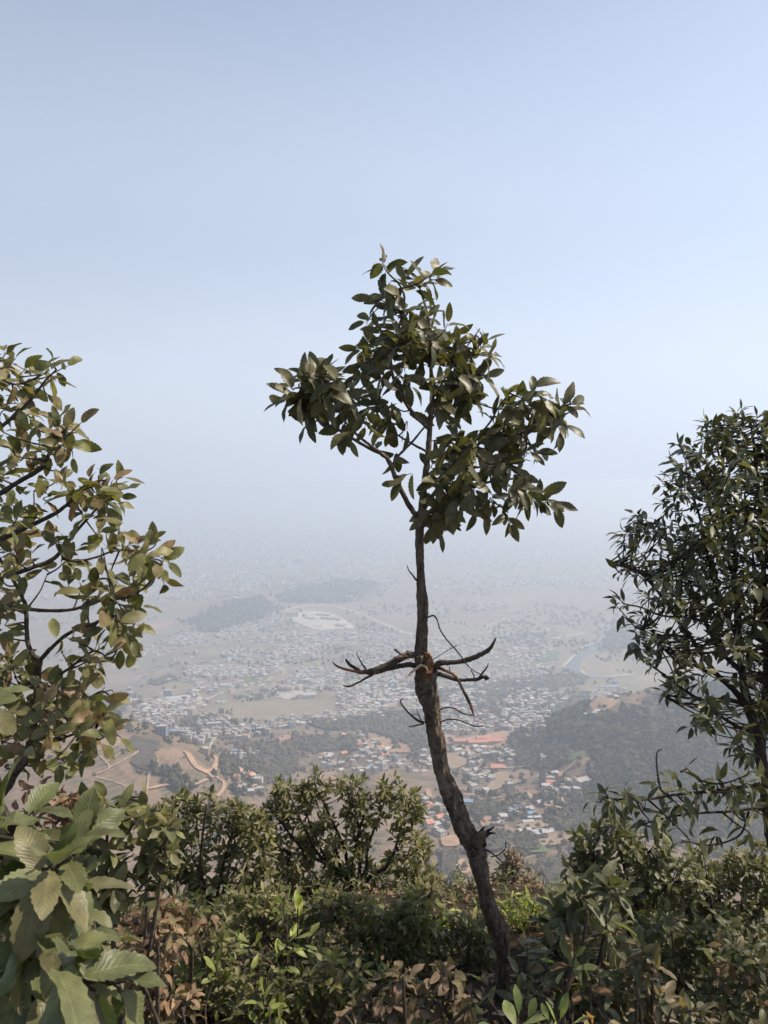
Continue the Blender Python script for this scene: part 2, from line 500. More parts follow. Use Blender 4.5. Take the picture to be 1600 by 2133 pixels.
M_FLOOR = soft_mat('forest_floor', (.04, .038, .025), (.09, .075, .05), 1 / 14)
M_WATER = soft_mat('river_water', (.06, .075, .08), (.085, .10, .10), 1 / 90, rough=.25)

LIFT = [0.3]
CLEAR = []
FIELDS = []
def patch(name, poly, mat, label, cat='ground', step=4.0, smooth=2):
    """a patch of ground cover: the outline seen in the photograph, laid on the terrain itself"""
    poly = [tuple(p) for p in poly]
    P = smooth_line(poly + [poly[0]], 4)[:-1] if smooth else np.array(poly, float)
    x0, y0 = P.min(0); x1, y1 = P.max(0)
    # work in ground coordinates: project the outline, fill it with a fine grid
    G = ground_at(P[:, 0], P[:, 1])
    G = G[np.hypot(G[:, 0], G[:, 1]) > 430]
    if len(G) < 4: return None
    if mat in (M_SAND, M_WATER, M_BURNT, M_ORANGE, M_FIELD): CLEAR.append([tuple(g[:2]) for g in G])
    if mat in (M_TAN, M_GREEN): FIELDS.append([tuple(g[:2]) for g in G])
    gx0, gy0 = G[:, 0].min(), G[:, 1].min(); gx1, gy1 = G[:, 0].max(), G[:, 1].max()
    n = 60
    dx, dy = (gx1 - gx0) / n, (gy1 - gy0) / n
    gx, gy = np.meshgrid(gx0 + dx * np.arange(n + 1), gy0 + dy * np.arange(n + 1), indexing='ij')
    jx, jy = gx.copy(), gy.copy()
    jx += rng.uniform(-.3, .3, gx.shape) * dx; jy += rng.uniform(-.3, .3, gx.shape) * dy
    LIFT[0] += 0.06
    z = height(jx, jy) + LIFT[0]
    ci, cj = np.meshgrid(np.arange(n), np.arange(n), indexing='ij')
    cx = (jx[:-1, :-1] + jx[1:, 1:]) / 2; cyy = (jy[:-1, :-1] + jy[1:, 1:]) / 2
    ins = in_poly(cx, cyy, [tuple(g[:2]) for g in G])
    k = ci[ins] * (n + 1) + cj[ins]
    if not len(k): return None
    F = np.stack([k, k + n + 1, k + n + 2, k + 1], -1)
    V = np.stack([jx, jy, z], -1).reshape(-1, 3)
    used = np.unique(F); remap = np.full(len(V), -1); remap[used] = np.arange(len(used))
    o = mesh_obj(name, np_mesh(name, V[used], remap[F], mat, smooth=True))
    return tag(o, label, cat, kind='structure')

def track(name, pts, width, mat, label, cat='road', far=430):
    P = smooth_line(pts, 8)
    G = ground_at(P[:, 0], P[:, 1])
    G = G[np.hypot(G[:, 0], G[:, 1]) > far]
    if len(G) < 3: return None
    xy = G[:, :2]
    # even steps on the ground
    seg = np.r_[0, np.cumsum(np.hypot(*np.diff(xy, axis=0).T))]
    keep = np.r_[True, np.diff(seg) > .01]
    xy, seg = xy[keep], seg[keep]
    m = int(min(400, max(8, seg[-1] / max(width * .8, 4))))
    s = np.linspace(0, seg[-1], m)
    xy = np.stack([np.interp(s, seg, xy[:, 0]), np.interp(s, seg, xy[:, 1])], -1)
    t = np.gradient(xy, axis=0); t /= np.linalg.norm(t, axis=1)[:, None] + 1e-9
    nn = np.stack([-t[:, 1], t[:, 0]], -1)
    w = width * (.85 + .3 * vnoise(s / (width * 3 + 1), s * 0, 9))
    cols = []
    LIFT[0] += 0.06
    for f in (-.5, -.17, .17, .5):
        q = xy + nn * (w * f)[:, None]
        cols.append(np.concatenate([q, (height(q[:, 0], q[:, 1]) + LIFT[0] + .15)[:, None]], 1))
    V = np.stack(cols, 1).reshape(-1, 3)
    i, j = np.meshgrid(np.arange(m - 1), np.arange(3), indexing='ij')
    k = (i * 4 + j).ravel()
    F = np.stack([k, k + 1, k + 5, k + 4], -1)
    o = mesh_obj(name, np_mesh(name, V, F, mat, smooth=True))
    return tag(o, label, cat, kind='structure')

R6 = lambda pts: [(200 + x * .4375, 1080 + y * .4375) for x, y in pts]
R7 = lambda pts: [(860 + x * .4625, 1080 + y * .4625) for x, y in pts]
RA = lambda pts: [(880 + x * .25, 1380 + y * .25) for x, y in pts]
RB = lambda pts: [(200 + x * .3125, 1440 + y * .3125) for x, y in pts]
RC = lambda pts: [(880 + x * .25, 1640 + y * .25) for x, y in pts]

# far valley floor
patch('construction_ground', R6([(890, 465), (1000, 440), (1130, 455), (1230, 515), (1170, 525), (1060, 530), (980, 505)]), M_SAND, 'pale cleared building ground on the valley floor')
patch('fallow_ground', R6([(230, 500), (370, 487), (330, 520), (260, 525)]), M_SOIL, 'tan cut bank beyond the left tree')
patch('fallow_ground', R6([(265, 800), (330, 780), (460, 790), (430, 830), (290, 845)]), M_TAN, 'pale bare playing field near the blue roof')
patch('fallow_ground', R6([(480, 910), (640, 880), (850, 870), (1100, 860), (1130, 910), (980, 950), (760, 960), (560, 950)]), M_TAN, 'wide dry paddy field between two villages')
patch('fallow_ground', R6([(800, 780), (840, 730), (950, 690), (1060, 680), (1010, 720), (900, 770)]), M_TAN, 'dry paddy strip between hamlets')
patch('fallow_ground', R6([(860, 830), (980, 820), (1000, 850), (900, 860)]), M_SAND, 'pale yard by the long factory')
patch('fallow_ground', R7([(90, 480), (330, 465), (600, 490), (560, 520), (330, 525), (120, 540)]), M_TAN, 'dry fields above the river bend')
patch('fallow_ground', R7([(230, 370), (560, 330), (640, 345), (480, 375), (330, 390)]), M_TAN, 'dry rise beyond the river')
patch('green_field', R7([(500, 600), (640, 590), (650, 630), (560, 650)]), M_GREEN, 'dull green field near the river')
patch('green_field', R6([(700, 760), (800, 745), (820, 765), (730, 785)]), M_GREEN, 'dull green field in the valley')
patch('river', R7([(690, 680), (710, 640), (770, 600), (830, 560), (900, 540), (905, 548), (850, 585), (800, 625), (765, 660), (770, 690), (840, 706), (960, 700), (980, 708), (860, 722), (740, 712)]), M_WATER, 'dull river bending across the valley floor', 'river')
patch('river_gravel', R7([(760, 690), (750, 660), (790, 620), (850, 600), (950, 640), (1010, 700), (880, 708), (800, 702)]), M_TAN, 'gravel bank inside the river bend')
track('gravel_bank', R7([(755, 680), (790, 706), (900, 712), (1000, 700)]), 9, M_SAND, 'pale edge of the river bend')
track('gravel_bank', R7([(675, 670), (715, 630), (770, 580), (870, 545), (850, 530), (770, 535)]), 8, M_SAND, 'pale gravel along the river')
track('dusty_road', [(545, 1290), (600, 1270), (640, 1262), (690, 1262), (740, 1275), (800, 1300), (850, 1320), (920, 1330), (1000, 1332), (1130, 1332), (1220, 1318)], 22, M_PALEROAD, 'wide dusty road curving across the valley')
track('dusty_road', R7([(20, 500), (330, 515), (335, 485), (410, 455), (380, 440), (270, 430)]), 9, M_PALEROAD, 'pale lane zigzagging over the fields')
track('dusty_road', R7([(330, 515), (450, 497), (600, 495), (605, 510)]), 9, M_PALEROAD, 'pale lane along the far fields')
track('dusty_road', R6([(300, 660), (400, 620), (530, 600), (640, 560)]), 9, M_PALEROAD, 'pale lane through the far hamlets')
track('dusty_road', R6([(560, 440), (630, 420), (670, 380), (650, 370)]), 14, M_SAND, 'pale road climbing the far rise')
track('dusty_road', R6([(400, 960), (520, 870), (640, 820), (760, 830), (960, 830)]), 7, M_PALEROAD, 'pale lane past the factory')
track('dusty_road', R6([(810, 780), (880, 710), (940, 690)]), 7, M_PALEROAD, 'pale lane between hamlets')
track('dusty_road', R6([(1430, 740), (1470, 830), (1520, 900)]), 10, M_PALEROAD, 'town road behind the trunk')
track('dusty_road', R6([(1150, 745), (1250, 755), (1330, 740)]), 7, M_PALEROAD, 'pale valley lane left of the trunk')
# brown spur at the left
track('hill_track', RB([(90, 515), (180, 470), (290, 400), (270, 345)]), 1.7, M_TRAIL, 'bare track over the left spur')
track('hill_track', RB([(290, 315), (330, 370), (410, 450), (400, 510), (355, 560), (340, 690)]), 1.7, M_TRAIL, 'bare track down the left spur')
track('hill_track', RB([(0, 560), (90, 515), (30, 440)]), 1.5, M_TRAIL, 'forking track on the left spur')
track('hill_track', RB([(60, 415), (130, 370), (170, 330)]), 1.4, M_TRAIL, 'short track on the left spur')
track('hill_track', RB([(60, 490), (150, 430), (205, 375)]), 1.4, M_TRAIL, 'side track on the left spur')
track('hill_track', RB([(0, 580), (100, 605), (200, 640)]), 1.0, M_TRAIL, 'faint path on the left spur')
track('hill_track', RB([(345, 660), (470, 635), (620, 640), (720, 605), (790, 570)]), 3, M_ORANGE, 'orange road below the spur')
track('hill_track', RB([(790, 440), (805, 480), (780, 560), (850, 610), (850, 660), (810, 710)]), 4, M_ORANGE, 'orange road cut down the ravine side')
patch('burnt_ground', RB([(185, 400), (235, 310), (300, 315), (420, 345), (425, 395), (385, 410), (410, 455), (395, 510), (345, 535), (230, 480), (290, 400)]), M_BURNT, 'dark burnt patch on the left spur')
patch('cut_earth', RB([(585, 405), (640, 430), (680, 500), (760, 530), (800, 445), (815, 480), (790, 580), (740, 560), (650, 510)]), M_ORANGE, 'orange landslip on the spur')
patch('cut_earth', RB([(1140, 335), (1260, 300), (1390, 290), (1370, 350), (1270, 365), (1180, 345)]), M_SOIL, 'orange levelled ground by the wood')
patch('cut_earth', RB([(1000, 620), (1090, 620), (1100, 650), (1010, 665)]), M_ORANGE, 'orange cutting by the hamlet')
patch('cut_earth', RB([(1480, 560), (1600, 545), (1600, 640), (1480, 620)]), M_SOIL, 'bare ground by the ravine wood')
# terraces in the middle and right
patch('ploughed_field', R6([(1160, 1160), (1250, 1000), (1350, 1040), (1500, 1090), (1480, 1120), (1330, 1110), (1240, 1070)]), M_SOIL, 'bare earth above the ravine hamlet')
patch('ploughed_field', RA([(200, 780), (380, 730), (400, 830), (260, 900), (215, 860)]), M_FIELD, 'ploughed terrace right of the trunk')
patch('ploughed_field', RA([(600, 930), (860, 900), (880, 980), (640, 1060), (470, 1130), (560, 1020)]), M_FIELD, 'ploughed terrace under the village')
patch('ploughed_field', RA([(480, 1330), (560, 1280), (690, 1260), (720, 1310), (600, 1360), (500, 1380)]), M_SOIL, 'bare terrace above the sheds')
patch('ploughed_field', RA([(960, 1470), (1120, 1410), (1330, 1430), (1250, 1480), (1150, 1530), (990, 1540)]), M_FIELD, 'bare ochre field beside the long shed')
patch('ploughed_field', RA([(780, 1370), (960, 1330), (1080, 1340), (1060, 1380), (860, 1400)]), M_FIELD, 'bare strip behind the long shed')
patch('green_field', RA([(810, 1570), (920, 1510), (1000, 1540), (1060, 1590), (960, 1600), (840, 1600)]), M_GREEN, 'green terrace below the shed')
patch('green_field', RA([(1210, 800), (1300, 740), (1370, 760), (1300, 820), (1230, 830)]), M_GREEN, 'green clearing under the ridge wood')
patch('ploughed_field', RA([(1340, 430), (1400, 340), (1480, 310), (1640, 320), (1580, 390), (1480, 420)]), M_SOIL, 'ploughed clearing on the wooded ridge')
patch('ploughed_field', RA([(1010, 690), (1090, 670), (1090, 770), (1010, 770)]), M_TAN, 'small clearing in the wood')
patch('ploughed_field', RA([(180, 610), (260, 610), (270, 680), (200, 690)]), M_SOIL, 'bare ground left of the red roofs')
patch('cut_earth', RA([(480, 620), (700, 580), (710, 640), (670, 720), (400, 720), (250, 700), (270, 660)]), M_ORANGE, 'orange earth round the red roofed school')
patch('cut_earth', RC([(260, 640), (340, 620), (400, 690), (390, 730), (300, 760), (270, 700)]), M_ORANGE, 'orange cutting left of the trunk foot')
patch('ploughed_field', RC([(330, 830), (430, 820), (440, 900), (340, 940)]), M_FIELD, 'bare terrace left of the trunk foot')
patch('ploughed_field', RC([(150, 440), (270, 420), (310, 500), (180, 510)]), M_SOIL, 'bare terrace left of the trunk')
patch('cut_earth', RA([(25, 1080), (60, 1070), (85, 1150), (60, 1170), (35, 1120)]), M_ORANGE, 'pale landslip left of the trunk')
track('dirt_road', RA([(350, 1115), (420, 1120), (500, 1160), (600, 1150), (670, 1135)]), 3, M_ROAD, 'pale lane right of the trunk')
track('dirt_road', RA([(880, 1100), (920, 1160), (980, 1195), (1080, 1215), (1185, 1228), (1165, 1150), (1200, 1110), (1230, 1090)]), 3, M_ROAD, 'pale lane looping below the white house')
track('dirt_road', RA([(370, 700), (385, 760), (440, 810)]), 5, M_ROAD, 'pale lane below the red roofed school')
track('dirt_road', RA([(520, 270), (515, 340), (440, 410)]), 6, M_ROAD, 'pale lane behind the broken branch')
track('dirt_road', RA([(1180, 1040), (1350, 980), (1560, 900)]), 4, M_ROAD, 'pale ridge road')
track('dirt_road', RA([(960, 1010), (1180, 920), (1290, 830)]), 5, M_FIELD, 'earth road climbing to the wood')
track('dirt_road', RA([(1080, 1200), (1070, 1150), (1110, 1120)]), 3, M_ROAD, 'short drive to the white house')

for q_, w_ in [(RA([(620, 560), (760, 480), (860, 400), (1000, 340), (1120, 330)]), 5), (RA([(700, 600), (830, 560), (960, 540), (1050, 490)]), 5), (RA([(740, 330), (830, 420), (900, 540)]), 4), (RA([(170, 560), (330, 520), (480, 470), (600, 450)]), 5), (RA([(300, 600), (360, 520), (420, 460)]), 4),
               (RB([(180, 280), (300, 220), (420, 170), (520, 120)]), 5), (RB([(240, 180), (330, 240), (430, 310), (520, 360), (620, 340)]), 5), (RB([(450, 200), (540, 250), (600, 310), (720, 300), (860, 270)]), 5), (RB([(640, 200), (760, 230), (900, 260), (1100, 260), (1240, 220), (1500, 190)]), 5), (RB([(750, 410), (770, 360), (800, 320)]), 5),
               (R6([(600, 760), (700, 730), (830, 710), (1000, 640), (1080, 600)]), 8), (R6([(560, 590), (680, 540), (820, 490), (900, 470)]), 8), (R6([(980, 600), (1120, 570), (1300, 560), (1480, 600)]), 8), (R6([(1180, 960), (1260, 880), (1380, 800), (1440, 760)]), 7), (R6([(930, 790), (1080, 760), (1180, 750)]), 7),
               (R7([(120, 640), (240, 600), (380, 580), (520, 560), (640, 600)]), 8), (R7([(610, 310), (760, 290), (900, 300)]), 10), (RA([(380, 960), (520, 900), (700, 900), (860, 890)]), 3)]:
    track('village_lane', q_, w_, M_PALEROAD, 'pale lane winding between the town houses', far=1200 if q_[0][0] < 700 else 430)

# ------------------------------------------------------------------ woods
def ico(sub=1):
    import bmesh
    bm = bmesh.new(); bmesh.ops.create_icosphere(bm, subdivisions=sub, radius=1.0)
    V = np.array([v.co[:] for v in bm.verts]); F = np.array([[v.index for v in f.verts] for f in bm.faces])
    bm.free(); return V, F
ICO1, ICO2 = ico(1), ico(2)
def crowns(name, pts, size, base=ICO2, c0=(.040, .042, .026), c1=(.105, .092, .056), rough=.45, tall=1.0):
    """lumpy leaf crowns standing on the given ground points, one mesh with the colour of each crown"""
    V0, F0 = base
    n = len(pts)
    s = size * rng.uniform(.6, 1.35, n)
    yaw = rng.uniform(0, 6.28, n)
    cr, sr = np.cos(yaw)[:, None], np.sin(yaw)[:, None]
    lump = 1 + rough * rng.uniform(-1, .8, (n, len(V0)))
    P = V0[None] * lump[..., None]
    P = np.stack([P[..., 0] * cr - P[..., 1] * sr, P[..., 0] * sr + P[..., 1] * cr, P[..., 2] * (rng.uniform(.75, 1.5, n) * tall)[:, None]], -1)
    P = P * (s / 2)[:, None, None]
    P[..., 2] += (s * .42 * tall)[:, None]
    P += pts[:, None, :]
    k = rng.uniform(0, 1, (n, 1)) ** 1.3
    col = np.array(c0) * (1 - k) + np.array(c1) * k
    dry = rng.uniform(0, 1, n) < .13
    col[dry] = col[dry] * np.array([1.7, 1.2, 1.0])
    col = np.repeat(col[:, None], len(V0), 1) * rng.uniform(.75, 1.25, (n, len(V0), 1))
    F = (F0[None] + (np.arange(n) * len(V0))[:, None, None]).reshape(-1, 3)
    return P.reshape(-1, 3), F, col.reshape(-1, 3)

M_TREE = tint_mat('tree_leaves', rough=.9, spec=.1, nscale=.5, namt=.5)
def scatter_poly(poly, n, grow=1.0):
    P = np.array(poly, float)
    x = rng.uniform(P[:, 0].min(), P[:, 0].max(), n * 4); y = rng.uniform(P[:, 1].min(), P[:, 1].max(), n * 4)
    k = in_poly(x, y, poly)
    x, y = x[k][:n], y[k][:n]
    G = ground_at(x, y)
    return G[np.hypot(G[:, 0], G[:, 1]) > 430]           # never on the near hilltop
def wood(label, polys, size, n, base=ICO1, floor=True, **kw):
    G = np.concatenate([scatter_poly(p, int(n * f)) for p, f in polys])
    st = rng.uniform(0, 1, len(G)) < .3                   # stragglers beyond the edge
    G[st, :2] += rng.normal(0, 1, (st.sum(), 2)) * size * 3.2
    G[:, 2] = height(G[:, 0], G[:, 1])
    P, F, c = crowns('wood', G, size, base, **kw)
    o = mesh_obj('wood', np_mesh('wood', P, F, M_TREE, smooth=False, col=c))
    tag(o, label, 'wood', kind='stuff')
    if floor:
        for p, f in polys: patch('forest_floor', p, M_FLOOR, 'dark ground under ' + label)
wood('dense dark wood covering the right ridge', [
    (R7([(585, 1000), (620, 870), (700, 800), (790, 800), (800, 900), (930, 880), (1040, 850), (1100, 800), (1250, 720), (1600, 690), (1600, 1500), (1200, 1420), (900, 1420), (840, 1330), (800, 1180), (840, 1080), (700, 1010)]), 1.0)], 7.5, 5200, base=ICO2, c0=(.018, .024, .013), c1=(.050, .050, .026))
wood('wood in the ravine left of the middle bush', [
    (RB([(960, 340), (1130, 355), (1250, 370), (1350, 400), (1350, 500), (1250, 560), (1150, 630), (1050, 540), (950, 490), (1010, 440)]), .55),
    (RB([(1230, 350), (1450, 300), (1600, 330), (1600, 400), (1400, 400)]), .2),
    (RB([(830, 800), (960, 760), (1010, 800), (950, 900), (840, 880)]), .12),
    (RB([(840, 420), (960, 470), (930, 560), (850, 560)]), .13)], 7.5, 900, base=ICO2)
wood('tree belt between the valley and the terraces', [
    (R6([(1000, 980), (1180, 960), (1350, 930), (1480, 930), (1560, 1010), (1560, 1110), (1420, 1050), (1240, 1010), (1100, 1010)]), .6),
    (R6([(1120, 1060), (1240, 1040), (1240, 1110), (1150, 1100)]), .15),
    (R7([(0, 900), (60, 910), (60, 1040), (0, 1060)]), .25)], 9, 1100)
wood('dark grove below the long shed', [
    (RC([(780, 420), (880, 390), (960, 440), (970, 530), (880, 545), (800, 530)]), .5),
    (RC([(520, 430), (640, 380), (760, 430), (720, 500), (600, 560), (530, 520)]), .5)], 6, 260, base=ICO2)
wood('wood under the looping lane', [
    (RC([(1100, 300), (1180, 220), (1300, 130), (1500, 120), (1600, 300), (1420, 370), (1250, 380), (1100, 370)]), .7),
    (RC([(430, 150), (560, 130), (730, 190), (640, 230), (480, 260), (410, 220)]), .2),
    (RA([(960, 850), (1010, 780), (1080, 690), (1150, 740), (1180, 850), (1060, 900)]), .25),
    (RA([(720, 620), (900, 560), (1000, 640), (1000, 780), (900, 900), (800, 850), (760, 720)]), .4)], 6.5, 700, base=ICO2)
wood('grove left of the trunk foot', [
    (RC([(160, 540), (280, 560), (280, 700), (330, 800), (250, 900), (100, 920), (160, 760)]), .6),
    (RC([(960, 640), (1100, 620), (1200, 700), (1170, 850), (1040, 800)]), .5)], 5.5, 260, base=ICO2)
wood('dark tree belts on the valley floor', [
    (R7([(260, 770), (420, 735), (600, 715), (760, 705), (780, 740), (620, 770), (420, 790), (330, 870)]), .4),
    (R7([(110, 780), (240, 790), (340, 860), (330, 920), (150, 830)]), .15),
    (R6([(260, 780), (360, 750), (380, 770), (280, 800)]), .08),
    (R6([(0, 880), (120, 830), (150, 900), (60, 960), (0, 960)]), .15),
    (R7([(400, 540), (540, 520), (600, 560), (500, 590)]), .1),
    (R6([(420, 960), (560, 940), (600, 990), (470, 1030)]), .12)], 10, 1000)
wood('far woods fading in the smog', [
    (R6([(470, 480), (560, 440), (660, 400), (780, 380), (850, 420), (800, 470), (680, 500), (600, 540), (500, 530)]), .45),
    (R6([(860, 370), (1000, 330), (1160, 300), (1330, 305), (1330, 345), (1190, 400), (1050, 400), (900, 400)]), .4),
    (R7([(850, 580), (930, 500), (960, 450), (1010, 470), (980, 530), (920, 600)]), .18)], 16, 2200)
# scrub dotted over the dry slopes, tree lines over the valley floor
def dots(label, az_deg, r0, r1, n, size, thr, ns, name, seed, **kw):
    aa = np.radians(rng.uniform(-az_deg, az_deg, n)); rr = np.sqrt(rng.uniform(r0 ** 2, r1 ** 2, n)) if r1 < 2000 else np.exp(rng.uniform(math.log(r0), math.log(r1), n))
    x, y = np.sin(aa) * rr, np.cos(aa) * rr
    k = vnoise(x / ns, y / ns, seed) * .6 + vnoise(x / ns * 3.1, y / ns * 3.1, seed + 1) * .4 > thr
    x, y = x[k], y[k]
    for q in CLEAR:                                       # kept off the cleared building ground and the water
        m = ~in_poly(x, y, q); x, y = x[m], y[m]
    P, F, c = crowns(name, np.stack([x, y, height(x, y)], -1), size, ICO1, **kw)
    tag(mesh_obj(name, np_mesh(name, P, F, M_TREE, col=c)), label, 'scrub', kind='stuff')
dots('dark scrub and small trees dotted over the dry slopes', 30, 520, 1750, 6500, 4.6, .57, 70, 'scrub', 31)
dots('dark trees dotted over the valley floor', 28, 1700, 4600, 9000, 10, .57, 260, 'valley_trees', 41)
# single trees among the houses
lone = np.concatenate([scatter_poly(RA(q), k) for q, k in [
    ([(220, 560), (700, 500), (1000, 620), (1000, 900), (700, 900), (400, 1000), (220, 960)], 30),
    ([(300, 1000), (900, 950), (1250, 950), (1300, 1330), (700, 1400), (400, 1330)], 48),
    ([(0, 1150), (220, 1150), (300, 1400), (100, 1420)], 8)]] + [scatter_poly(RB(q), k) for q, k in [
    ([(380, 500), (500, 500), (640, 640), (640, 700), (400, 660)], 22),
    ([(820, 460), (1000, 540), (1100, 700), (1000, 760), (820, 680)], 18),
    ([(560, 160), (900, 150), (1200, 260), (1000, 330), (600, 280)], 24)]])
M_BARK_FAR = noisy_mat('far_bark', (.05, .04, .03), (.09, .07, .05), 2)
def lone_tree(G, size, label):
    e = empty('tree', G)
    tag(e, label, 'tree', 'single trees among the far houses')
    bl = rng.integers(4, 7)
    off = rng.normal(0, .26, (bl, 3)) * size; off[:, 2] *= .8
    P, F, c = crowns('crown', off, size * .75, ICO2, c0=(.03, .036, .018), c1=(.065, .066, .03))
    P[:, 2] += size * .35
    mesh_obj('crown', np_mesh('crown', P, F, M_TREE, col=c), e)
    th = np.linspace(0, 6.283, 7)[:-1]
    tv = np.concatenate([np.stack([np.cos(th) * r, np.sin(th) * r, th * 0 + z], -1) for r, z in ((size * .045, -.6), (size * .03, size * .75))])
    tf = np.array([[k, (k + 1) % 6, 6 + (k + 1) % 6, 6 + k] for k in range(6)])
    mesh_obj('trunk', np_mesh('trunk', tv, tf, M_BARK_FAR), e)
    return e
for g in lone:
    r = np.hypot(g[0], g[1])
    lone_tree(g, rng.uniform(5, 8.5) * (1.0 if r < 1500 else 1.35), 'small dark broadleaf tree standing alone among village houses')

# ------------------------------------------------------------------ houses
WALLS = {'white': (.54, .50, .44), 'cream': (.48, .40, .30), 'pink': (.42, .29, .24), 'brick': (.27, .15, .10), 'grey': (.30, .28, .26), 'blue': (.24, .29, .35), 'yellow': (.44, .38, .22), 'green': (.28, .36, .26), 'bare concrete': (.24, .22, .205)}
M_WALL = {k: noisy_mat('wall_' + k.replace(' ', '_'), tuple(c * .82 for c in v), v, .5, rough=.9) for k, v in WALLS.items()}
M_SLAB = noisy_mat('roof_slab', (.26, .24, .22), (.42, .39, .355), .4, rough=.95)
M_TIN = noisy_mat('tin_sheet', (.30, .29, .28), (.46, .44, .42), .3, rough=.55, spec=.4)
M_TINBLUE = noisy_mat('blue_tin', (.13, .20, .31), (.20, .28, .39), .3, rough=.5, spec=.4)
M_TILE = noisy_mat('red_tile', (.42, .17, .12), (.55, .26, .19), .4, rough=.85)
M_GLASS = noisy_mat('window_dark', (.02, .025, .03), (.05, .055, .06), 1, rough=.25, spec=.6)
M_DOOR = noisy_mat('door_brown', (.12, .07, .04), (.18, .11, .07), 1, rough=.7)

def boxes(L):
    """[(x0,x1,y0,y1,z0,z1)] -> verts, quads"""
    V, F = [], []
    for x0, x1, y0, y1, z0, z1 in L:
        b = len(V)
        V += [(x, y, z) for z in (z0, z1) for y in (y0, y1) for x in (x0, x1)]
        F += [tuple(b + k for k in f) for f in ((0, 2, 3, 1), (4, 5, 7, 6), (0, 1, 5, 4), (2, 6, 7, 3), (0, 4, 6, 2), (1, 3, 7, 5))]
    return np.array(V, float), np.array(F)
def gable(w, d, z, h, over=.4, thick=.12):
    x, y = w / 2 + over, d / 2 + over
    V = [(-x, -y, z), (x, -y, z), (x, y, z), (-x, y, z), (-x, 0, z + h), (x, 0, z + h)]
    V += [(a, b, c + thick) for a, b, c in V]
    F = [(6, 7, 11, 10), (8, 9, 10, 11), (0, 4, 5, 1), (2, 5, 4, 3), (0, 1, 7, 6), (2, 3, 9, 8)]
    T = [(0, 6, 10), (0, 10, 4), (3, 4, 10), (3, 10, 9), (1, 5, 11), (1, 11, 7), (2, 8, 11), (2, 11, 5)]
    return np.array(V, float), np.array(F), np.array(T)
_hcache = {}
def house_meshes(w, d, st, wall, roof):
    key = (w, d, st, wall, roof)
    if key in _hcache: return _hcache[key]
    fh = 3.1
    H = st * fh
    parts = {}
    if roof == 'slab':
        V, F = boxes([(-w / 2, w / 2, -d / 2, d / 2, -5, H)] + [(-w / 2 - .35, w / 2 + .35, -d / 2 - .35, d / 2 + .35, k * fh - .12, k * fh + .12) for k in range(1, st)])
        parts['wall'] = np_mesh('wall', V, F, M_WALL[wall])
        t = .22; a, b = w / 2 + .3, d / 2 + .3
        V, F = boxes([(-a, a, -b, b, H + .003, H + .22), (-a, a, -b, -b + t, H + .224, H + 1.1), (-a, a, b - t, b, H + .224, H + 1.1), (-a, -a + t, -b + t, b - t, H + .224, H + 1.1), (a - t, a, -b + t, b - t, H + .224, H + 1.1)])
        parts['roof'] = np_mesh('roof', V, F, M_SLAB)
        V, F = boxes([(-a + t + .3, -a + t + 3.2, b - t - 3.4, b - t - .3, H + .224, H + 2.9), (-a + t + .0, -a + t + 3.5, b - t - 3.7, b - t - .02, H + 2.904, H + 3.1)])
        parts['stair_room'] = np_mesh('stair_room', V, F, M_WALL[wall])
        V, F = boxes([(a - 2.2, a - 1.0, b - 2.2, b - 1.0, H + .224, H + 1.9)])
        th = np.linspace(0, 6.283, 13)[:-1]
        tv = np.concatenate([np.stack([a - 1.6 + np.cos(th) * .6, b - 1.6 + np.sin(th) * .6, th * 0 + z], -1) for z in (H + .9, H + 2.2)] + [np.array([[a - 1.6, b - 1.6, H + 2.4]])])
        tf = np.array([[k, (k + 1) % 12, 12 + (k + 1) % 12, 12 + k] for k in range(12)]); tt = np.array([[12 + k, 12 + (k + 1) % 12, 24] for k in range(12)])
        parts['water_tank'] = np_mesh('water_tank', tv, [tf, tt], M_GLASS)
    else:
        V, F = boxes([(-w / 2, w / 2, -d / 2, d / 2, -5, H)])
        rh = d * (.16 if roof in ('tin', 'bluetin') else .28)
        gv = np.array([(sx * w / 2, sy, H - .002) for sx in (-1, 1) for sy in (-d / 2, d / 2)] + [(sx * w / 2, 0, H + rh * .97) for sx in (-1, 1)])
        parts['wall'] = np_mesh('wall', np.concatenate([V, gv]), [F, np.array([[0, 4, 1], [2, 3, 5]]) + len(V)], M_WALL[wall])
        V, F, T = gable(w, d, H, rh)
        parts['roof'] = np_mesh('roof', V, [F, T], {'tin': M_TIN, 'bluetin': M_TINBLUE, 'tile': M_TILE}[roof])
    win = []
    nx = max(2, int(w / 3.2)); ny = max(1, int(d / 3.6))
    for s in range(st):
        z0 = s * fh + 1.0
        for k in range(nx):
            x = -w / 2 + (k + .5) * w / nx
            for sy in (-1, 1):
                if s == 0 and k == 0 and sy == -1: continue
                y = sy * d / 2
                win.append((x - .7, x + .7, min(y, y + sy * .06), max(y, y + sy * .06), z0, z0 + 1.45))
        for k in range(ny):
            y = -d / 2 + (k + .5) * d / ny
            for sx in (-1, 1):
                x = sx * w / 2
                win.append((min(x, x + sx * .06), max(x, x + sx * .06), y - .6, y + .6, z0, z0 + 1.45))
    parts['window'] = [np_mesh('window', *boxes([q]), M_GLASS) for q in win]
    x = -w / 2 + .5 * w / nx
    parts['door'] = np_mesh('door', *boxes([(x - .55, x + .55, -d / 2 - .07, -d / 2, .05, 2.15)]), M_DOOR)
    _hcache[key] = parts
    return parts
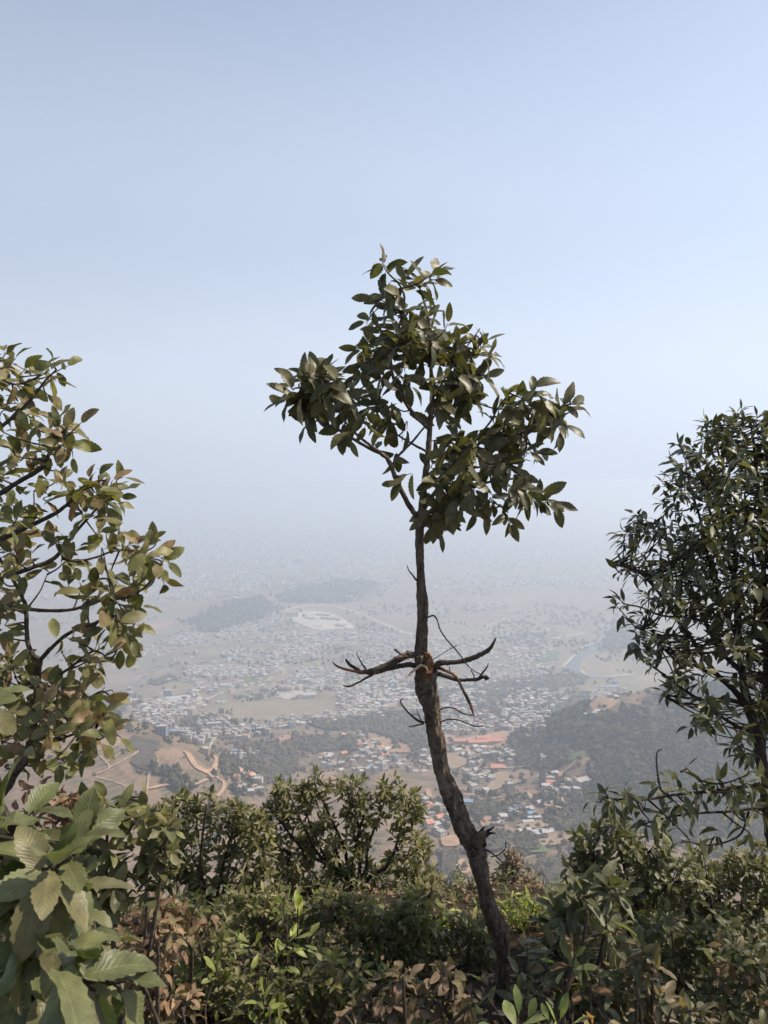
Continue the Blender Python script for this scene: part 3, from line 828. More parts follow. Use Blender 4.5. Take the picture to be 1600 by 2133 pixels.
def simple_mesh(w, d, st, wall, roof):
    key = (w, d, st, wall, roof, 's')
    if key in _hcache: return _hcache[key]
    pm = house_meshes(w, d, st, wall, roof)
    mats, Vs, Fs, Ts, MF, MT, off = [], [], [], [], [], [], 0
    items = [pm['wall'], pm['roof'], pm['door']] + pm['window'] + ([pm['stair_room'], pm['water_tank']] if 'stair_room' in pm else [])
    for me in items:
        m = me.materials[0]
        if m not in mats: mats.append(m)
        v = np.empty(len(me.vertices) * 3); me.vertices.foreach_get('co', v); Vs.append(v.reshape(-1, 3))
        for p in me.polygons:
            (Fs if p.loop_total == 4 else Ts).append([q + off for q in p.vertices])
            (MF if p.loop_total == 4 else MT).append(mats.index(m))
        off += len(me.vertices)
    me = np_mesh('house', np.concatenate(Vs), [np.array(Fs), np.array(Ts)] if Ts else np.array(Fs), mats, mat_idx=MF + MT)
    _hcache[key] = me
    return me
def put_house(g, rz, spec, label, cat='house', group=None, detailed=True, name='house'):
    w, d, st, wall, roof = spec
    if not detailed:
        o = mesh_obj(name, simple_mesh(*spec))
        o.location = g; o.rotation_euler = (0, 0, rz)
        return tag(o, label, cat, group)
    e = empty(name, g, rz)
    tag(e, label, cat, group)
    for k, me in house_meshes(*spec).items():
        for q in (me if isinstance(me, list) else [me]): mesh_obj(k, q, e)
    return e

TAKEN = []
def free(g, r):
    for a, b, c in TAKEN:
        if (a - g[0]) ** 2 + (b - g[1]) ** 2 < (r + c) ** 2: return False
    return True
# buildings one can tell apart: pixel of the foot, width, depth, storeys, wall, roof, turn, label
NAMED = [
    (RA([(430, 1075)])[0], 12, 10, 3, 'white', 'slab', .5, 'three storey white house with dark windows, right of the trunk bend'),
    (RA([(490, 1010)])[0], 8, 8, 3, 'white', 'slab', .3, 'narrow white house uphill of the dark windowed white house'),
    (RA([(525, 1070)])[0], 7, 9, 1, 'yellow', 'tin', .4, 'low yellow green house beside the dark windowed white house'),
    (RA([(730, 1080)])[0], 11, 9, 4, 'bare concrete', 'slab', .35, 'unfinished grey concrete house with open floors on the terrace'),
    (RA([(1070, 1030)])[0], 12, 9, 2, 'white', 'tile', -.2, 'white house with pale hipped roof beside a dark conical tree'),
    (RA([(1095, 1115)])[0], 11, 11, 3, 'cream', 'slab', -.35, 'large cream house above the looping lane'),
    (RA([(1190, 1100)])[0], 12, 9, 3, 'bare concrete', 'slab', -.5, 'bare concrete frame house right of the large cream house'),
    (RA([(790, 1220)])[0], 12, 10, 2, 'white', 'slab', .35, 'clean white two storey house in the middle of the terraces'),
    (RA([(375, 1190)])[0], 14, 9, 2, 'yellow', 'bluetin', -.15, 'pale yellow house with blue roof touching the trunk'),
    (RA([(745, 1300)])[0], 6, 7, 2, 'blue', 'slab', .3, 'small blue tower house under the clean white house'),
    (RA([(905, 1270)])[0], 9, 8, 1, 'grey', 'bluetin', .3, 'low house with bright blue roof below the clean white house'),
    (RA([(930, 1305)])[0], 16, 6, 1, 'grey', 'tin', .2, 'long tin shed under the bright blue roof'),
    (RA([(880, 1340)])[0], 13, 6, 1, 'grey', 'tin', .15, 'short tin shed nearer than the long one under the blue roof'),
    (RA([(1020, 1425)])[0], 42, 9, 1, 'grey', 'tin', .38, 'longest pale tin shed beside the bare ochre field'),
    (RA([(930, 1430)])[0], 24, 9, 1, 'grey', 'tin', .38, 'second pale tin shed left of the longest one'),
    (RA([(850, 1410)])[0], 15, 7, 1, 'cream', 'tin', .3, 'third small tin shed at the left end of the shed row'),
    (RA([(1320, 1065)])[0], 18, 8, 1, 'cream', 'tin', -.3, 'low cream shed at the edge of the ridge wood'),
    (RA([(1360, 1010)])[0], 30, 14, 2, 'pink', 'slab', .5, 'broad pinkish unfinished block below the ridge road'),
    (RA([(330, 690)])[0], 30, 12, 3, 'pink', 'tile', .05, 'left wing of the red roofed school'),
    (RA([(460, 700)])[0], 34, 13, 3, 'pink', 'tile', .1, 'middle wing of the red roofed school'),
    (RA([(600, 690)])[0], 30, 13, 3, 'pink', 'tile', .1, 'right wing of the red roofed school'),
    (RA([(510, 650)])[0], 28, 12, 2, 'pink', 'tile', .1, 'back wing of the red roofed school'),
    (RA([(630, 880)])[0], 24, 13, 1, 'pink', 'tile', .1, 'single hall with pink roof below the school'),
    (RA([(590, 790)])[0], 14, 11, 3, 'white', 'slab', .1, 'bright white block between the school and the pink hall'),
    (RA([(530, 800)])[0], 16, 11, 3, 'grey', 'slab', .1, 'grey block left of the bright white one under the school'),
    (RA([(840, 510)])[0], 12, 12, 5, 'pink', 'slab', .1, 'tall pink house in the dense quarter left of the ridge wood'),
    (RA([(1375, 440)])[0], 12, 7, 1, 'white', 'tin', .1, 'white hut at the edge of the ploughed clearing'),
    (RA([(1030, 820)])[0], 15, 9, 2, 'white', 'slab', 0, 'white house in the small clearing of the wood'),
    (RB([(535, 290)])[0], 24, 16, 3, 'white', 'bluetin', .1, 'large hall with blue roof behind the left spur'),
    (RB([(440, 292)])[0], 12, 12, 4, 'blue', 'slab', .1, 'blue house at the near edge of the left town, beyond the burnt patch'),
    (RB([(785, 250)])[0], 30, 14, 4, 'yellow', 'slab', .2, 'yellow green apartment block in the left town'),
    (RB([(1095, 275)])[0], 15, 12, 3, 'blue', 'slab', .1, 'pale turquoise house near the ravine wood'),
    (RB([(1395, 42)])[0], 48, 26, 3, 'white', 'tin', .05, 'large pale factory hall on the valley floor'),
    (RB([(480, 30)])[0], 22, 16, 5, 'blue', 'slab', .1, 'bright blue tall house beside the bare playing field'),
    (RB([(550, 50)])[0], 60, 30, 1, 'grey', 'tin', .3, 'broad low shed beside the bright blue tall house'),
    (RB([(1010, 690)])[0], 16, 9, 2, 'grey', 'tin', .2, 'grey tin roofed house in the ravine hamlet'),
    (RB([(1090, 690)])[0], 12, 9, 3, 'cream', 'slab', .2, 'cream house at the bushes in the ravine hamlet'),
    (R6([(935, 465)])[0], 50, 30, 6, 'cream', 'slab', .2, 'large cream block at the end of the construction ground'),
    (R6([(1120, 480)])[0], 90, 34, 3, 'cream', 'slab', -.3, 'long pale building in the middle of the construction ground'),
    (R6([(1020, 478)])[0], 40, 14, 2, 'grey', 'tin', -.4, 'low grey shed at the left of the construction ground'),
    (R6([(1165, 512)])[0], 46, 16, 2, 'cream', 'slab', -.6, 'cream block at the right tip of the construction ground'),
    (R6([(1055, 512)])[0], 34, 18, 1, 'brick', 'tin', .2, 'small brick shed at the near edge of the construction ground'),
    (R6([(1080, 462)])[0], 60, 12, 2, 'bare concrete', 'slab', -.1, 'long unfinished block at the far edge of the construction ground'),
    (R6([(960, 215)])[0], 60, 30, 12, 'pink', 'slab', .1, 'pair of pinkish towers in the far city'),
    (R6([(633, 800)])[0], 46, 30, 2, 'white', 'slab', .2, 'large pale hall beside the terrace colony'),
    (RA([(1575, 205)])[0], 40, 18, 1, 'white', 'bluetin', .2, 'broad pale blue shed beyond the ridge clearing'),
]
for (px, py), w, d, st, wall, roof, rz, label in NAMED:
    g = ground_at(px, py)[0]
    put_house(g, rz, (w, d, st, wall, roof), label, 'shed' if 'shed' in label else 'building')
    TAKEN.append((g[0], g[1], max(w, d) * .45))
# zones of ordinary houses: outline, count, palette, phrase
ZONES = [
    (RA([(600, 560), (660, 420), (720, 290), (900, 230), (1100, 260), (1240, 300), (1120, 380), (1060, 480), (1040, 560), (960, 640), (850, 640), (760, 570)]), 330, 'town', 'in the dense quarter left of the ridge wood'),
    (RA([(160, 600), (150, 480), (330, 460), (480, 440), (600, 440), (620, 540), (500, 580), (300, 620)]), 170, 'town', 'in the quarter behind the red roofed school'),
    (RA([(240, 730), (480, 720), (740, 730), (780, 880), (560, 900), (400, 900), (330, 800)]), 48, 'village', 'below the red roofed school'),
    (RA([(360, 900), (560, 880), (600, 1000), (430, 1010), (370, 980)]), 16, 'village', 'on the terrace beside the trunk'),
    (RA([(900, 1000), (1150, 930), (1240, 1030), (1000, 1070)]), 14, 'village', 'above the looping lane'),
    (RA([(690, 1230), (860, 1180), (1000, 1180), (1010, 1320), (700, 1360), (600, 1350)]), 16, 'village', 'under the clean white house'),
    (RA([(0, 770), (90, 790), (90, 870), (0, 880)]), 14, 'village', 'left of the trunk'),
    (RA([(0, 1180), (170, 1170), (260, 1340), (200, 1470), (40, 1400), (0, 1330)]), 46, 'village', 'in the hamlet behind the tall rhododendron'),
    (RA([(1360, 420), (1500, 400), (1520, 450), (1370, 470)]), 8, 'village', 'at the ridge clearing'),
    (RA([(1300, 240), (1430, 240), (1600, 130), (1700, 240), (1600, 330)]), 26, 'village', 'beyond the ridge clearing'),
    (RA([(1110, 1330), (1330, 1410), (1310, 1430), (1180, 1400)]), 6, 'shed', 'beyond the ochre field'),
    (RB([(170, 260), (230, 200), (330, 110), (420, 90), (500, 150), (560, 200), (480, 280), (420, 300), (330, 300)]), 150, 'town', 'in the left town behind the spur'),
    (RB([(420, 350), (480, 280), (600, 260), (750, 290), (830, 300), (820, 340), (700, 360), (520, 350)]), 90, 'town', 'on the near edge of the left town'),
    (RB([(640, 190), (720, 160), (880, 190), (940, 240), (1100, 240), (1180, 290), (960, 320), (780, 310), (640, 240)]), 160, 'town', 'in the middle of the left town'),
    (RB([(1160, 230), (1220, 190), (1420, 170), (1600, 150), (1600, 220), (1380, 230), (1260, 260)]), 110, 'town', 'along the edge of the dry paddy field'),
    (RB([(880, 410), (1020, 400), (1110, 430), (1040, 460), (950, 460)]), 26, 'village', 'in the hamlet above the ravine wood'),
    (RB([(1490, 420), (1600, 420), (1600, 510), (1500, 520)]), 30, 'village', 'above the middle bush'),
    (R6([(1180, 1120), (1330, 1060), (1440, 1130), (1590, 1170), (1590, 1210), (1300, 1220), (1160, 1200)]), 60, 'village', 'behind the middle bush'),
    (R6([(1160, 1030), (1250, 1040), (1350, 1050), (1360, 1110), (1180, 1060)]), 24, 'village', 'on the earth terrace in the middle'),
    (RB([(940, 530), (1050, 560), (1130, 650), (1080, 700), (970, 690), (920, 610)]), 24, 'village', 'in the ravine hamlet'),
    (RB([(700, 420), (760, 410), (740, 440)]), 4, 'village', 'on the spur end'),
]
MIDZ = [  # farther hamlets of the valley floor
    (R6([(410, 745), (480, 715), (720, 712), (720, 750), (600, 770)]), 300), (R6([(730, 720), (900, 690), (900, 740), (740, 770)]), 60),
    (R6([(600, 640), (690, 630), (780, 640), (700, 690), (610, 690)]), 90), (R6([(780, 690), (900, 610), (1060, 600), (1080, 640), (900, 690)]), 260),
    (R6([(560, 560), (680, 510), (850, 470), (900, 480), (760, 540), (620, 580)]), 260), (R6([(380, 570), (480, 545), (530, 580), (400, 620)]), 70),
    (R6([(750, 560), (1000, 540), (1060, 560), (960, 600), (760, 600)]), 150), (R6([(970, 560), (1180, 530), (1420, 560), (1500, 620), (1200, 610), (980, 600)]), 280),
    (R6([(920, 770), (980, 720), (1180, 730), (1180, 780), (1000, 790)]), 130), (R6([(1130, 810), (1320, 760), (1440, 760), (1500, 850), (1560, 900), (1400, 900), (1340, 950), (1180, 960), (1170, 880)]), 330),
    (R6([(780, 810), (1080, 800), (1080, 840), (900, 850)]), 50), (R6([(430, 830), (530, 800), (560, 830), (460, 860)]), 26), (R6([(200, 900), (300, 880), (500, 890), (440, 930), (260, 950)]), 80),
    (R6([(1180, 640), (1400, 620), (1500, 640), (1460, 720), (1250, 720)]), 110), (R6([(310, 600), (400, 560), (520, 570), (480, 610)]), 70), (R6([(1430, 580), (1530, 590), (1510, 620), (1440, 615)]), 30),
    (R7([(100, 560), (360, 540), (380, 640), (200, 660), (90, 640)]), 150), (R7([(400, 540), (560, 530), (640, 620), (560, 650), (430, 660)]), 130), (R7([(420, 590), (520, 580), (520, 640), (430, 630)]), 60),
    (R7([(130, 860), (200, 780), (330, 790), (330, 840), (230, 900)]), 90), (R7([(120, 720), (300, 700), (420, 700), (400, 740), (200, 760)]), 50), (R7([(460, 690), (600, 660), (620, 700), (520, 720)]), 26),
    (R7([(200, 410), (330, 380), (450, 400), (330, 420)]), 90), (R7([(600, 290), (760, 270), (900, 290), (820, 320), (640, 315)]), 260), (R7([(600, 470), (660, 465), (750, 480), (740, 500)]), 14), (R7([(820, 450), (1000, 460), (960, 520), (830, 510)]), 20),
]
PAL = {'town': (['white', 'cream', 'pink', 'grey', 'brick', 'bare concrete', 'blue', 'yellow'], [.34, .2, .12, .12, .08, .08, .04, .02]),
       'village': (['white', 'cream', 'grey', 'brick', 'pink', 'bare concrete', 'blue'], [.3, .16, .2, .14, .08, .08, .04]),
       'shed': (['grey', 'cream'], [.7, .3])}
SIZES = [(7, 8), (8, 10), (9, 11), (10, 9), (12, 9), (13, 10)]
cand = []
for poly, n, kind, phrase in ZONES:
    a0 = rng.uniform(-.4, .5)
    for g in scatter_poly(poly, n):
        if kind == 'town' and math.hypot(g[0], g[1]) < 1150 and g[0] < 0: continue   # not on the bare spur
        w, d = SIZES[rng.integers(len(SIZES))]
        st = int(rng.choice([1, 2, 3, 4], p=[.15, .35, .35, .15] if kind == 'town' else [.5, .35, .15, 0]))
        wall = str(rng.choice(PAL[kind][0], p=PAL[kind][1]))
        roof = 'slab' if st >= 3 else str(rng.choice(['slab', 'tin', 'bluetin', 'tile'], p=[.52, .37, .02, .09]))
        if kind == 'shed': st, roof, w, d = 1, 'tin', 14, 7
        if not free(g, max(w, d) * .42): continue
        TAKEN.append((g[0], g[1], max(w, d) * .42))
        cand.append((np.hypot(g[0], g[1]), g, a0 + rng.choice([0, math.pi / 2]) + rng.normal(0, .12), (w, d, st, wall, roof), phrase))
cand.sort(key=lambda q: q[0] / math.sqrt(q[3][0] * (q[3][2] * 3.1 + 3)))
N_IND = 300 - len(NAMED)
ROOFWORD = {'slab': 'flat roof', 'tin': 'grey tin roof', 'bluetin': 'blue tin roof', 'tile': 'red tiled roof'}
STW = {1: 'single storey', 2: 'two storey', 3: 'three storey', 4: 'four storey'}
for q, (r, g, rz, spec, phrase) in enumerate(cand[:N_IND]):
    label = f'{STW[spec[2]]} {spec[3].split()[-1]} house, {ROOFWORD[spec[4]]}, {phrase}'
    put_house(g, rz, spec, label, 'house', 'houses of the villages below the hill', detailed=q < 26)
# every further house, in one mesh with the colour of each
M_FARHOUSE = tint_mat('far_houses', rough=.9, spec=.15)
FW = np.array([WALLS[k] for k in PAL['town'][0]]); FP = np.array(PAL['town'][1])
def far_houses(name, label, G, W, D, H, RZ, gain=1.0):
    n = len(G)
    base = np.array([(x, y, z) for z in (0, 1) for y in (-.5, .5) for x in (-.5, .5)])
    P = base[None] * np.stack([W, D, H], -1)[:, None]
    P[:, :4, 2] = -3
    c, s = np.cos(RZ)[:, None], np.sin(RZ)[:, None]
    P = np.stack([P[..., 0] * c - P[..., 1] * s, P[..., 0] * s + P[..., 1] * c, P[..., 2]], -1) + G[:, None]
    # walls and roof are separate faces so that each keeps its own colour
    roofP = P[:, 4:].copy(); roofP[..., 2] += .02
    V = np.concatenate([P, roofP], 1)
    k = (np.arange(n) * 12)[:, None]
    F = np.concatenate([k + np.array(f) for f in ((0, 1, 5, 4), (2, 6, 7, 3), (0, 4, 6, 2), (1, 3, 7, 5), (8, 9, 11, 10))])
    wc = FW[rng.choice(len(FW), n, p=FP / FP.sum())] * rng.uniform(.75, 1.15, (n, 1)) * gain
    rc = np.where(rng.uniform(0, 1, (n, 1)) < .62, np.array([.34, .31, .28]), np.array([.44, .42, .39])) * rng.uniform(.6, 1.2, (n, 1)) * gain
    red = rng.uniform(0, 1, n) < .06; rc[red] = (.34, .16, .11)
    blu = rng.uniform(0, 1, n) < .02; rc[blu] = (.18, .25, .35)
    col = np.concatenate([np.repeat(wc[:, None], 8, 1), np.repeat(rc[:, None], 4, 1)], 1)
    o = mesh_obj(name, np_mesh(name, V.reshape(-1, 3), F, M_FARHOUSE, col=col.reshape(-1, 3)))
    tag(o, label, 'houses', kind='stuff')
rest = cand[N_IND:]
if rest:
    far_houses('far_houses', 'more small houses of the towns at the foot of the hill', np.array([q[1] for q in rest]), np.array([q[3][0] for q in rest], float), np.array([q[3][1] for q in rest], float), np.array([q[3][2] * 3.1 for q in rest]), np.array([q[2] for q in rest]))
tt = np.concatenate([scatter_poly(p, int(n * .55)) for p, n, k_, f_ in ZONES])
P, F, c = crowns('town_trees', tt, 4.6, ICO2)
tag(mesh_obj('town_trees', np_mesh('town_trees', P, F, M_TREE, col=c)), 'dark trees growing between the town houses', 'trees', kind='stuff')
extra = np.concatenate([scatter_poly(R6([(230, 560), (900, 430), (1550, 540), (1550, 960), (700, 960), (120, 930)]), 700), scatter_poly(R7([(0, 420), (700, 420), (650, 700), (400, 800), (0, 900)]), 340)])
for q_ in FIELDS: extra = extra[~in_poly(extra[:, 0], extra[:, 1], q_)]
G = np.concatenate([scatter_poly(p, int(n * 1.2)) for p, n in MIDZ] + [extra])
n = len(G)
for q_ in CLEAR: G = G[~in_poly(G[:, 0], G[:, 1], q_)]
n = len(G)
far_houses('valley_houses', 'pale hamlets scattered over the valley floor', G, rng.uniform(7, 14, n), rng.uniform(7, 13, n), rng.choice([3.2, 6.4, 9.5, 12.5], n, p=[.2, .35, .3, .15]), rng.normal(.3, .25, n) + rng.choice([0, 1.57], n))
# the city beyond, thinning into the smog
N = 26000
px = rng.uniform(-60, 1660, N); py = 1085 + 165 * rng.uniform(0, 1, N) ** .9
dens = vnoise(px / 120, py / 16, 21) * .6 + vnoise(px / 36, py / 7, 22) * .4
lim = np.interp(py, [1085, 1150, 1195, 1225, 1250], [.28, .31, .38, .48, .58])
keep = dens > lim
farpoly = [R6([(430, 380), (880, 360), (1340, 290), (1340, 360), (900, 420), (480, 560)]), R7([(120, 330), (560, 300), (860, 320), (900, 540), (60, 480)])]
for p_ in farpoly: keep &= ~in_poly(px, py, p_)
G = ground_at(px[keep], py[keep]); G = G[~np.isnan(G[:, 0])]
n = len(G); k = np.hypot(G[:, 0], G[:, 1]) / 5000
far_houses('city', 'pale city spreading into the smog', G, rng.uniform(8, 16, n) * k, rng.uniform(8, 14, n) * k, rng.choice([7, 10, 14, 19], n, p=[.3, .35, .25, .1]) * (.6 + .4 * k), rng.normal(.2, .3, n) + rng.choice([0, 1.57], n), gain=1.15)
# ------------------------------------------------------------------ leaves, twigs and stems close to the camera
UPV = np.array([0, 0, 1.0])
def unit(v):
    v = np.asarray(v, float)
    return v / (np.linalg.norm(v, axis=-1, keepdims=True) + 1e-9)

class Leaves:
    """collects leaf blades and builds them as one mesh: each blade is folded on its midrib, arched and slightly waved"""
    def __init__(self): self.P, self.D, self.N, self.L, self.W, self.C = [], [], [], [], [], []
    def add(self, p, d, n, l, w, c):
        self.P.append(np.asarray(p, float).reshape(-1, 3)); self.D.append(np.asarray(d, float).reshape(-1, 3)); self.N.append(np.asarray(n, float).reshape(-1, 3))
        self.L.append(np.asarray(l, float).ravel()); self.W.append(np.asarray(w, float).ravel()); self.C.append(np.asarray(c, float).reshape(-1, 3))
    def mesh(self, name, mat, shape='oak', curl=.22, fold=.25, wave=.05, tubes=None, bark=None):
        P, D, N, L, W, C = (np.concatenate(q) for q in (self.P, self.D, self.N, self.L, self.W, self.C))
        n = len(P)
        if shape == 'oak':
            t = np.r_[0, .07, np.linspace(.1, .97, 15), 1.0]
            w = np.sin(np.pi * np.clip(t, 0, 1) ** 1.02) ** .74
            w[0] = .03; w[1] = .07; w[-1] = .0
            w[3:-1:2] *= .87
        elif shape == 'oval':
            t = np.r_[0, .08, np.linspace(.14, .93, 7), 1.0]
            w = np.sin(np.pi * t ** .95) ** .75; w[0] = .04; w[1] = .09; w[-1] = 0
        elif shape == 'spoon':                          # widest towards the tip
            t = np.r_[0, .1, np.linspace(.2, .95, 7), 1.0]
            w = np.sin(np.pi * t ** 1.55) ** .8; w[0] = .05; w[1] = .10; w[-1] = 0
        else:                                           # lance
            t = np.r_[0, .1, .3, .5, .72, .9, 1.0]
            w = np.array([.05, .2, .85, 1., .7, .3, 0.])
        w = w / w.max()
        nt = len(t)
        s = np.array([-1., 0., 1.])
        D = unit(D); S = unit(np.cross(D, N)); N = unit(np.cross(S, D))
        cu = (curl * rng.normal(1, .55, n))[:, None]; fo = (fold * rng.uniform(.2, 1.6, n))[:, None]
        ph = rng.uniform(0, 6.28, (n, 1)); wv = wave * rng.uniform(.2, 1.5, (n, 1)); bend = rng.normal(0, .10, (n, 1))
        tt = t[None]
        ang = cu * 2.0 * tt                                   # the blade turns down along its length
        along = np.sinc(ang / (2 * np.pi)) * tt * np.cos(ang / 2) ; down = -np.sinc(ang / (2 * np.pi)) * tt * np.sin(ang / 2)
        side0 = bend * tt ** 2
        V = np.empty((n, nt, 3, 3))
        ww = w[None] * (W / 2 / L)[:, None]
        for k, sv in enumerate(s):
            x = along; y = side0 + sv * ww
            z = down + abs(sv) * (fo * ww + wv * np.sin(ph + tt * 9 + sv * 1.4) * w[None] * .5)
            V[:, :, k] = P[:, None] + L[:, None, None] * (x[..., None] * D[:, None] + y[..., None] * S[:, None] + z[..., None] * N[:, None])
        i, j = np.meshgrid(np.arange(nt - 1), np.arange(2), indexing='ij')
        k = (i * 3 + j).ravel()
        F0 = np.stack([k, k + 3, k + 4, k + 1], -1)
        F = (F0[None] + (np.arange(n) * nt * 3)[:, None, None]).reshape(-1, 4)
        uv = np.stack(np.broadcast_arrays(t[:, None], (s[None] + 1) / 2), -1).reshape(-1, 2)
        uv = np.tile(uv, (n, 1))
        col = np.repeat(C, nt * 3, 0)
        V = V.reshape(-1, 3)
        if tubes is None or not tubes.V: return np_mesh(name, V, F, mat, smooth=True, col=col, uv=uv)
        tv = np.concatenate(tubes.V); q = np.concatenate([f[0] for f in tubes.F]) + len(V); t3 = np.concatenate([f[1] for f in tubes.F]) + len(V)
        return np_mesh(name, np.concatenate([V, tv]), [F, q, t3], [mat, bark], smooth=True, col=np.concatenate([col, np.zeros((len(tv), 3)) + .1]),
                       uv=np.concatenate([uv, np.zeros((len(tv), 2))]), mat_idx=np.r_[np.zeros(len(F)), np.ones(len(q) + len(t3))])

class Tubes:
    def __init__(self): self.V, self.F, self.n = [], [], 0
    def add(self, pts, rad, sides=7, m=5, knob=0.12, jitter=0.0, groove=0.0, step=None):
        P = np.asarray(pts, float); r = np.asarray(rad, float)
        Q = np.concatenate([P, np.broadcast_to(r, (len(P),))[:, None]], 1)
        Q = smooth_line(Q, m)
        P, r = Q[:, :3], np.maximum(Q[:, 3], .0006)
        if jitter: P = P + rng.normal(0, 1, P.shape) * (r * jitter)[:, None]
        T = unit(np.gradient(P, axis=0))
        u = unit(np.cross(T[0], [0.3, 0.9, 0.31])); 
        th = np.linspace(0, 2 * np.pi, sides + 1)[:-1]
        rings = []
        s = np.r_[0, np.cumsum(np.linalg.norm(np.diff(P, axis=0), axis=1))]
        seed = int(rng.integers(1000))
        for q in range(len(P)):
            u = unit(u - T[q] * (u @ T[q])); v = np.cross(T[q], u)
            rr = r[q] * (1 + knob * (vnoise(np.cos(th) * 1.7 + 7, np.full(sides, s[q] / (r.mean() * 3.0)) + np.sin(th) * 1.2, seed) - .5) * 2)
            if groove:
                tw = th - s[q] * 1.1
                rr = rr * (1 - groove * np.exp(-((np.mod(tw, 2 * np.pi) - np.pi) / .33) ** 2) - .55 * groove * np.exp(-((np.mod(tw + 2.3, 2 * np.pi) - np.pi) / .25) ** 2))
                rr = rr * (1 + .10 * (vnoise(th * 3.8, np.full(sides, s[q] * 22), seed + 1) - .5) * 2 + .09 * (vnoise(th * 8, np.full(sides, s[q] * 60), seed + 2) - .5) * 2)
            rings.append(P[q] + np.cos(th)[:, None] * u * rr[:, None] + np.sin(th)[:, None] * v * rr[:, None])
        V = np.concatenate(rings + [P[:1], P[-1:]])
        i, j = np.meshgrid(np.arange(len(P) - 1), np.arange(sides), indexing='ij')
        j2 = (j + 1) % sides
        F = np.stack([i * sides + j, i * sides + j2, (i + 1) * sides + j2, (i + 1) * sides + j], -1).reshape(-1, 4)
        a, b = len(P) * sides, len(P) * sides + 1
        e = (len(P) - 1) * sides
        k = np.arange(sides); k2 = (k + 1) % sides
        C = np.concatenate([np.stack([k2, k, np.full(sides, a), np.full(sides, a)], -1)[:, :3], np.stack([e + k, e + k2, np.full(sides, b)], -1)])
        self.V.append(V); self.F.append((F + self.n, C + self.n)); self.n += len(V)
        return P
    def mesh(self, name, mat):
        return np_mesh(name, np.concatenate(self.V), [np.concatenate([f[0] for f in self.F]), np.concatenate([f[1] for f in self.F])], mat, smooth=True)

GA = 2.39996
def rosette(LS, tip, axis, n, ln, wd, cols, droop=.25, spread=(25, 85), back=.9, upbias=.8, jit=.18, face=.0):
    """n leaves in a spiral round the end of a twig; the young ones point along it, the older ones stand out and droop"""
    axis = unit(axis)
    a = unit(np.cross(axis, [0.2, 0.5, 0.84])); b = np.cross(axis, a)
    i = np.arange(n)
    f = i / max(n - 1, 1)
    az_ = i * GA + rng.uniform(0, 6.28) + rng.normal(0, .25, n)
    el = np.radians(spread[0] + (spread[1] - spread[0]) * f ** .8 + rng.normal(0, 9, n))
    rad_ = np.cos(az_)[:, None] * a + np.sin(az_)[:, None] * b
    d = np.cos(el)[:, None] * axis + np.sin(el)[:, None] * rad_
    d[:, 2] -= droop * (0.3 + f) * rng.uniform(.3, 1.5, n)
    d = unit(d)
    p = np.asarray(tip) - axis * (f * back * ln)[:, None] + rad_ * .003
    nn = unit(axis * .6 + UPV * upbias + np.array([.1, -1.0, 0]) * face + rng.normal(0, .3, (n, 3)))
    L_ = ln * (0.72 + .28 * np.sqrt(f + .15)) * rng.uniform(1 - jit, 1 + jit, n)
    W_ = wd * rng.uniform(1 - jit, 1 + jit, n) * L_ / ln
    cols = np.asarray(cols, float)
    c = cols[rng.integers(len(cols), size=n)] * rng.uniform(.75, 1.3, (n, 1))
    LS.add(p, d, nn, L_, W_, c)

def img_dir(dx, dy, dz=0.0):
    return unit(_cr * dx - _cu * dy + _cf * dz)

# colours of living and dead leaves
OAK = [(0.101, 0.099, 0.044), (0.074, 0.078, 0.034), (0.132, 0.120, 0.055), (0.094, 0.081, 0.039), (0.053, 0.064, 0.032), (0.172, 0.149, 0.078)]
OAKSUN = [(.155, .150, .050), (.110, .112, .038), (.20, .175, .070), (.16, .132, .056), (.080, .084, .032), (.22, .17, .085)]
DEAD = [(.20, .115, .065), (.24, .15, .085), (.16, .085, .05), (.27, .18, .11)]
RED = [(.15, .062, .042), (.19, .085, .055), (.12, .06, .04), (.20, .115, .07)]
LAUREL = [(.060, .066, .030), (.044, .052, .026), (.090, .092, .042), (.070, .068, .034), (.17, .16, .075)]
RHODO = [(0.162, 0.151, 0.060), (0.097, 0.099, 0.041), (0.216, 0.194, 0.084), (0.270, 0.232, 0.113), (0.130, 0.108, 0.054)]
YELLOW = [(.20, .23, .045), (.26, .28, .06), (.16, .20, .045)]
TAN = [(.20, .145, .10), (.26, .19, .135), (.15, .10, .07), (.22, .17, .125)]
GREYG = [(0.129, 0.134, 0.083), (0.095, 0.103, 0.062), (0.185, 0.179, 0.123), (0.072, 0.078, 0.049)]

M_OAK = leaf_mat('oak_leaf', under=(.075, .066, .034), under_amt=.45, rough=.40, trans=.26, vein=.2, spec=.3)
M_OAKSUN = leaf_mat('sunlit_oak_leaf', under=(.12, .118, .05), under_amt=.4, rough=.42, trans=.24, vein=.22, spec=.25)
M_LAUREL = leaf_mat('laurel_leaf', under=(.07, .075, .035), under_amt=.4, rough=.36, trans=.14, vein=.15, spec=.28)
M_SHRUB = leaf_mat('shrub_leaf', under=(.10, .105, .045), under_amt=.35, rough=.42, trans=.30, vein=.15, spec=.25)
M_DEAD = leaf_mat('dry_leaf', under=(.26, .18, .12), under_amt=.4, rough=.75, trans=.25, vein=.2, spec=.2)
M_FRESH = leaf_mat('fresh_leaf', under=(.22, .24, .09), under_amt=.4, rough=.4, trans=.35, vein=.35)

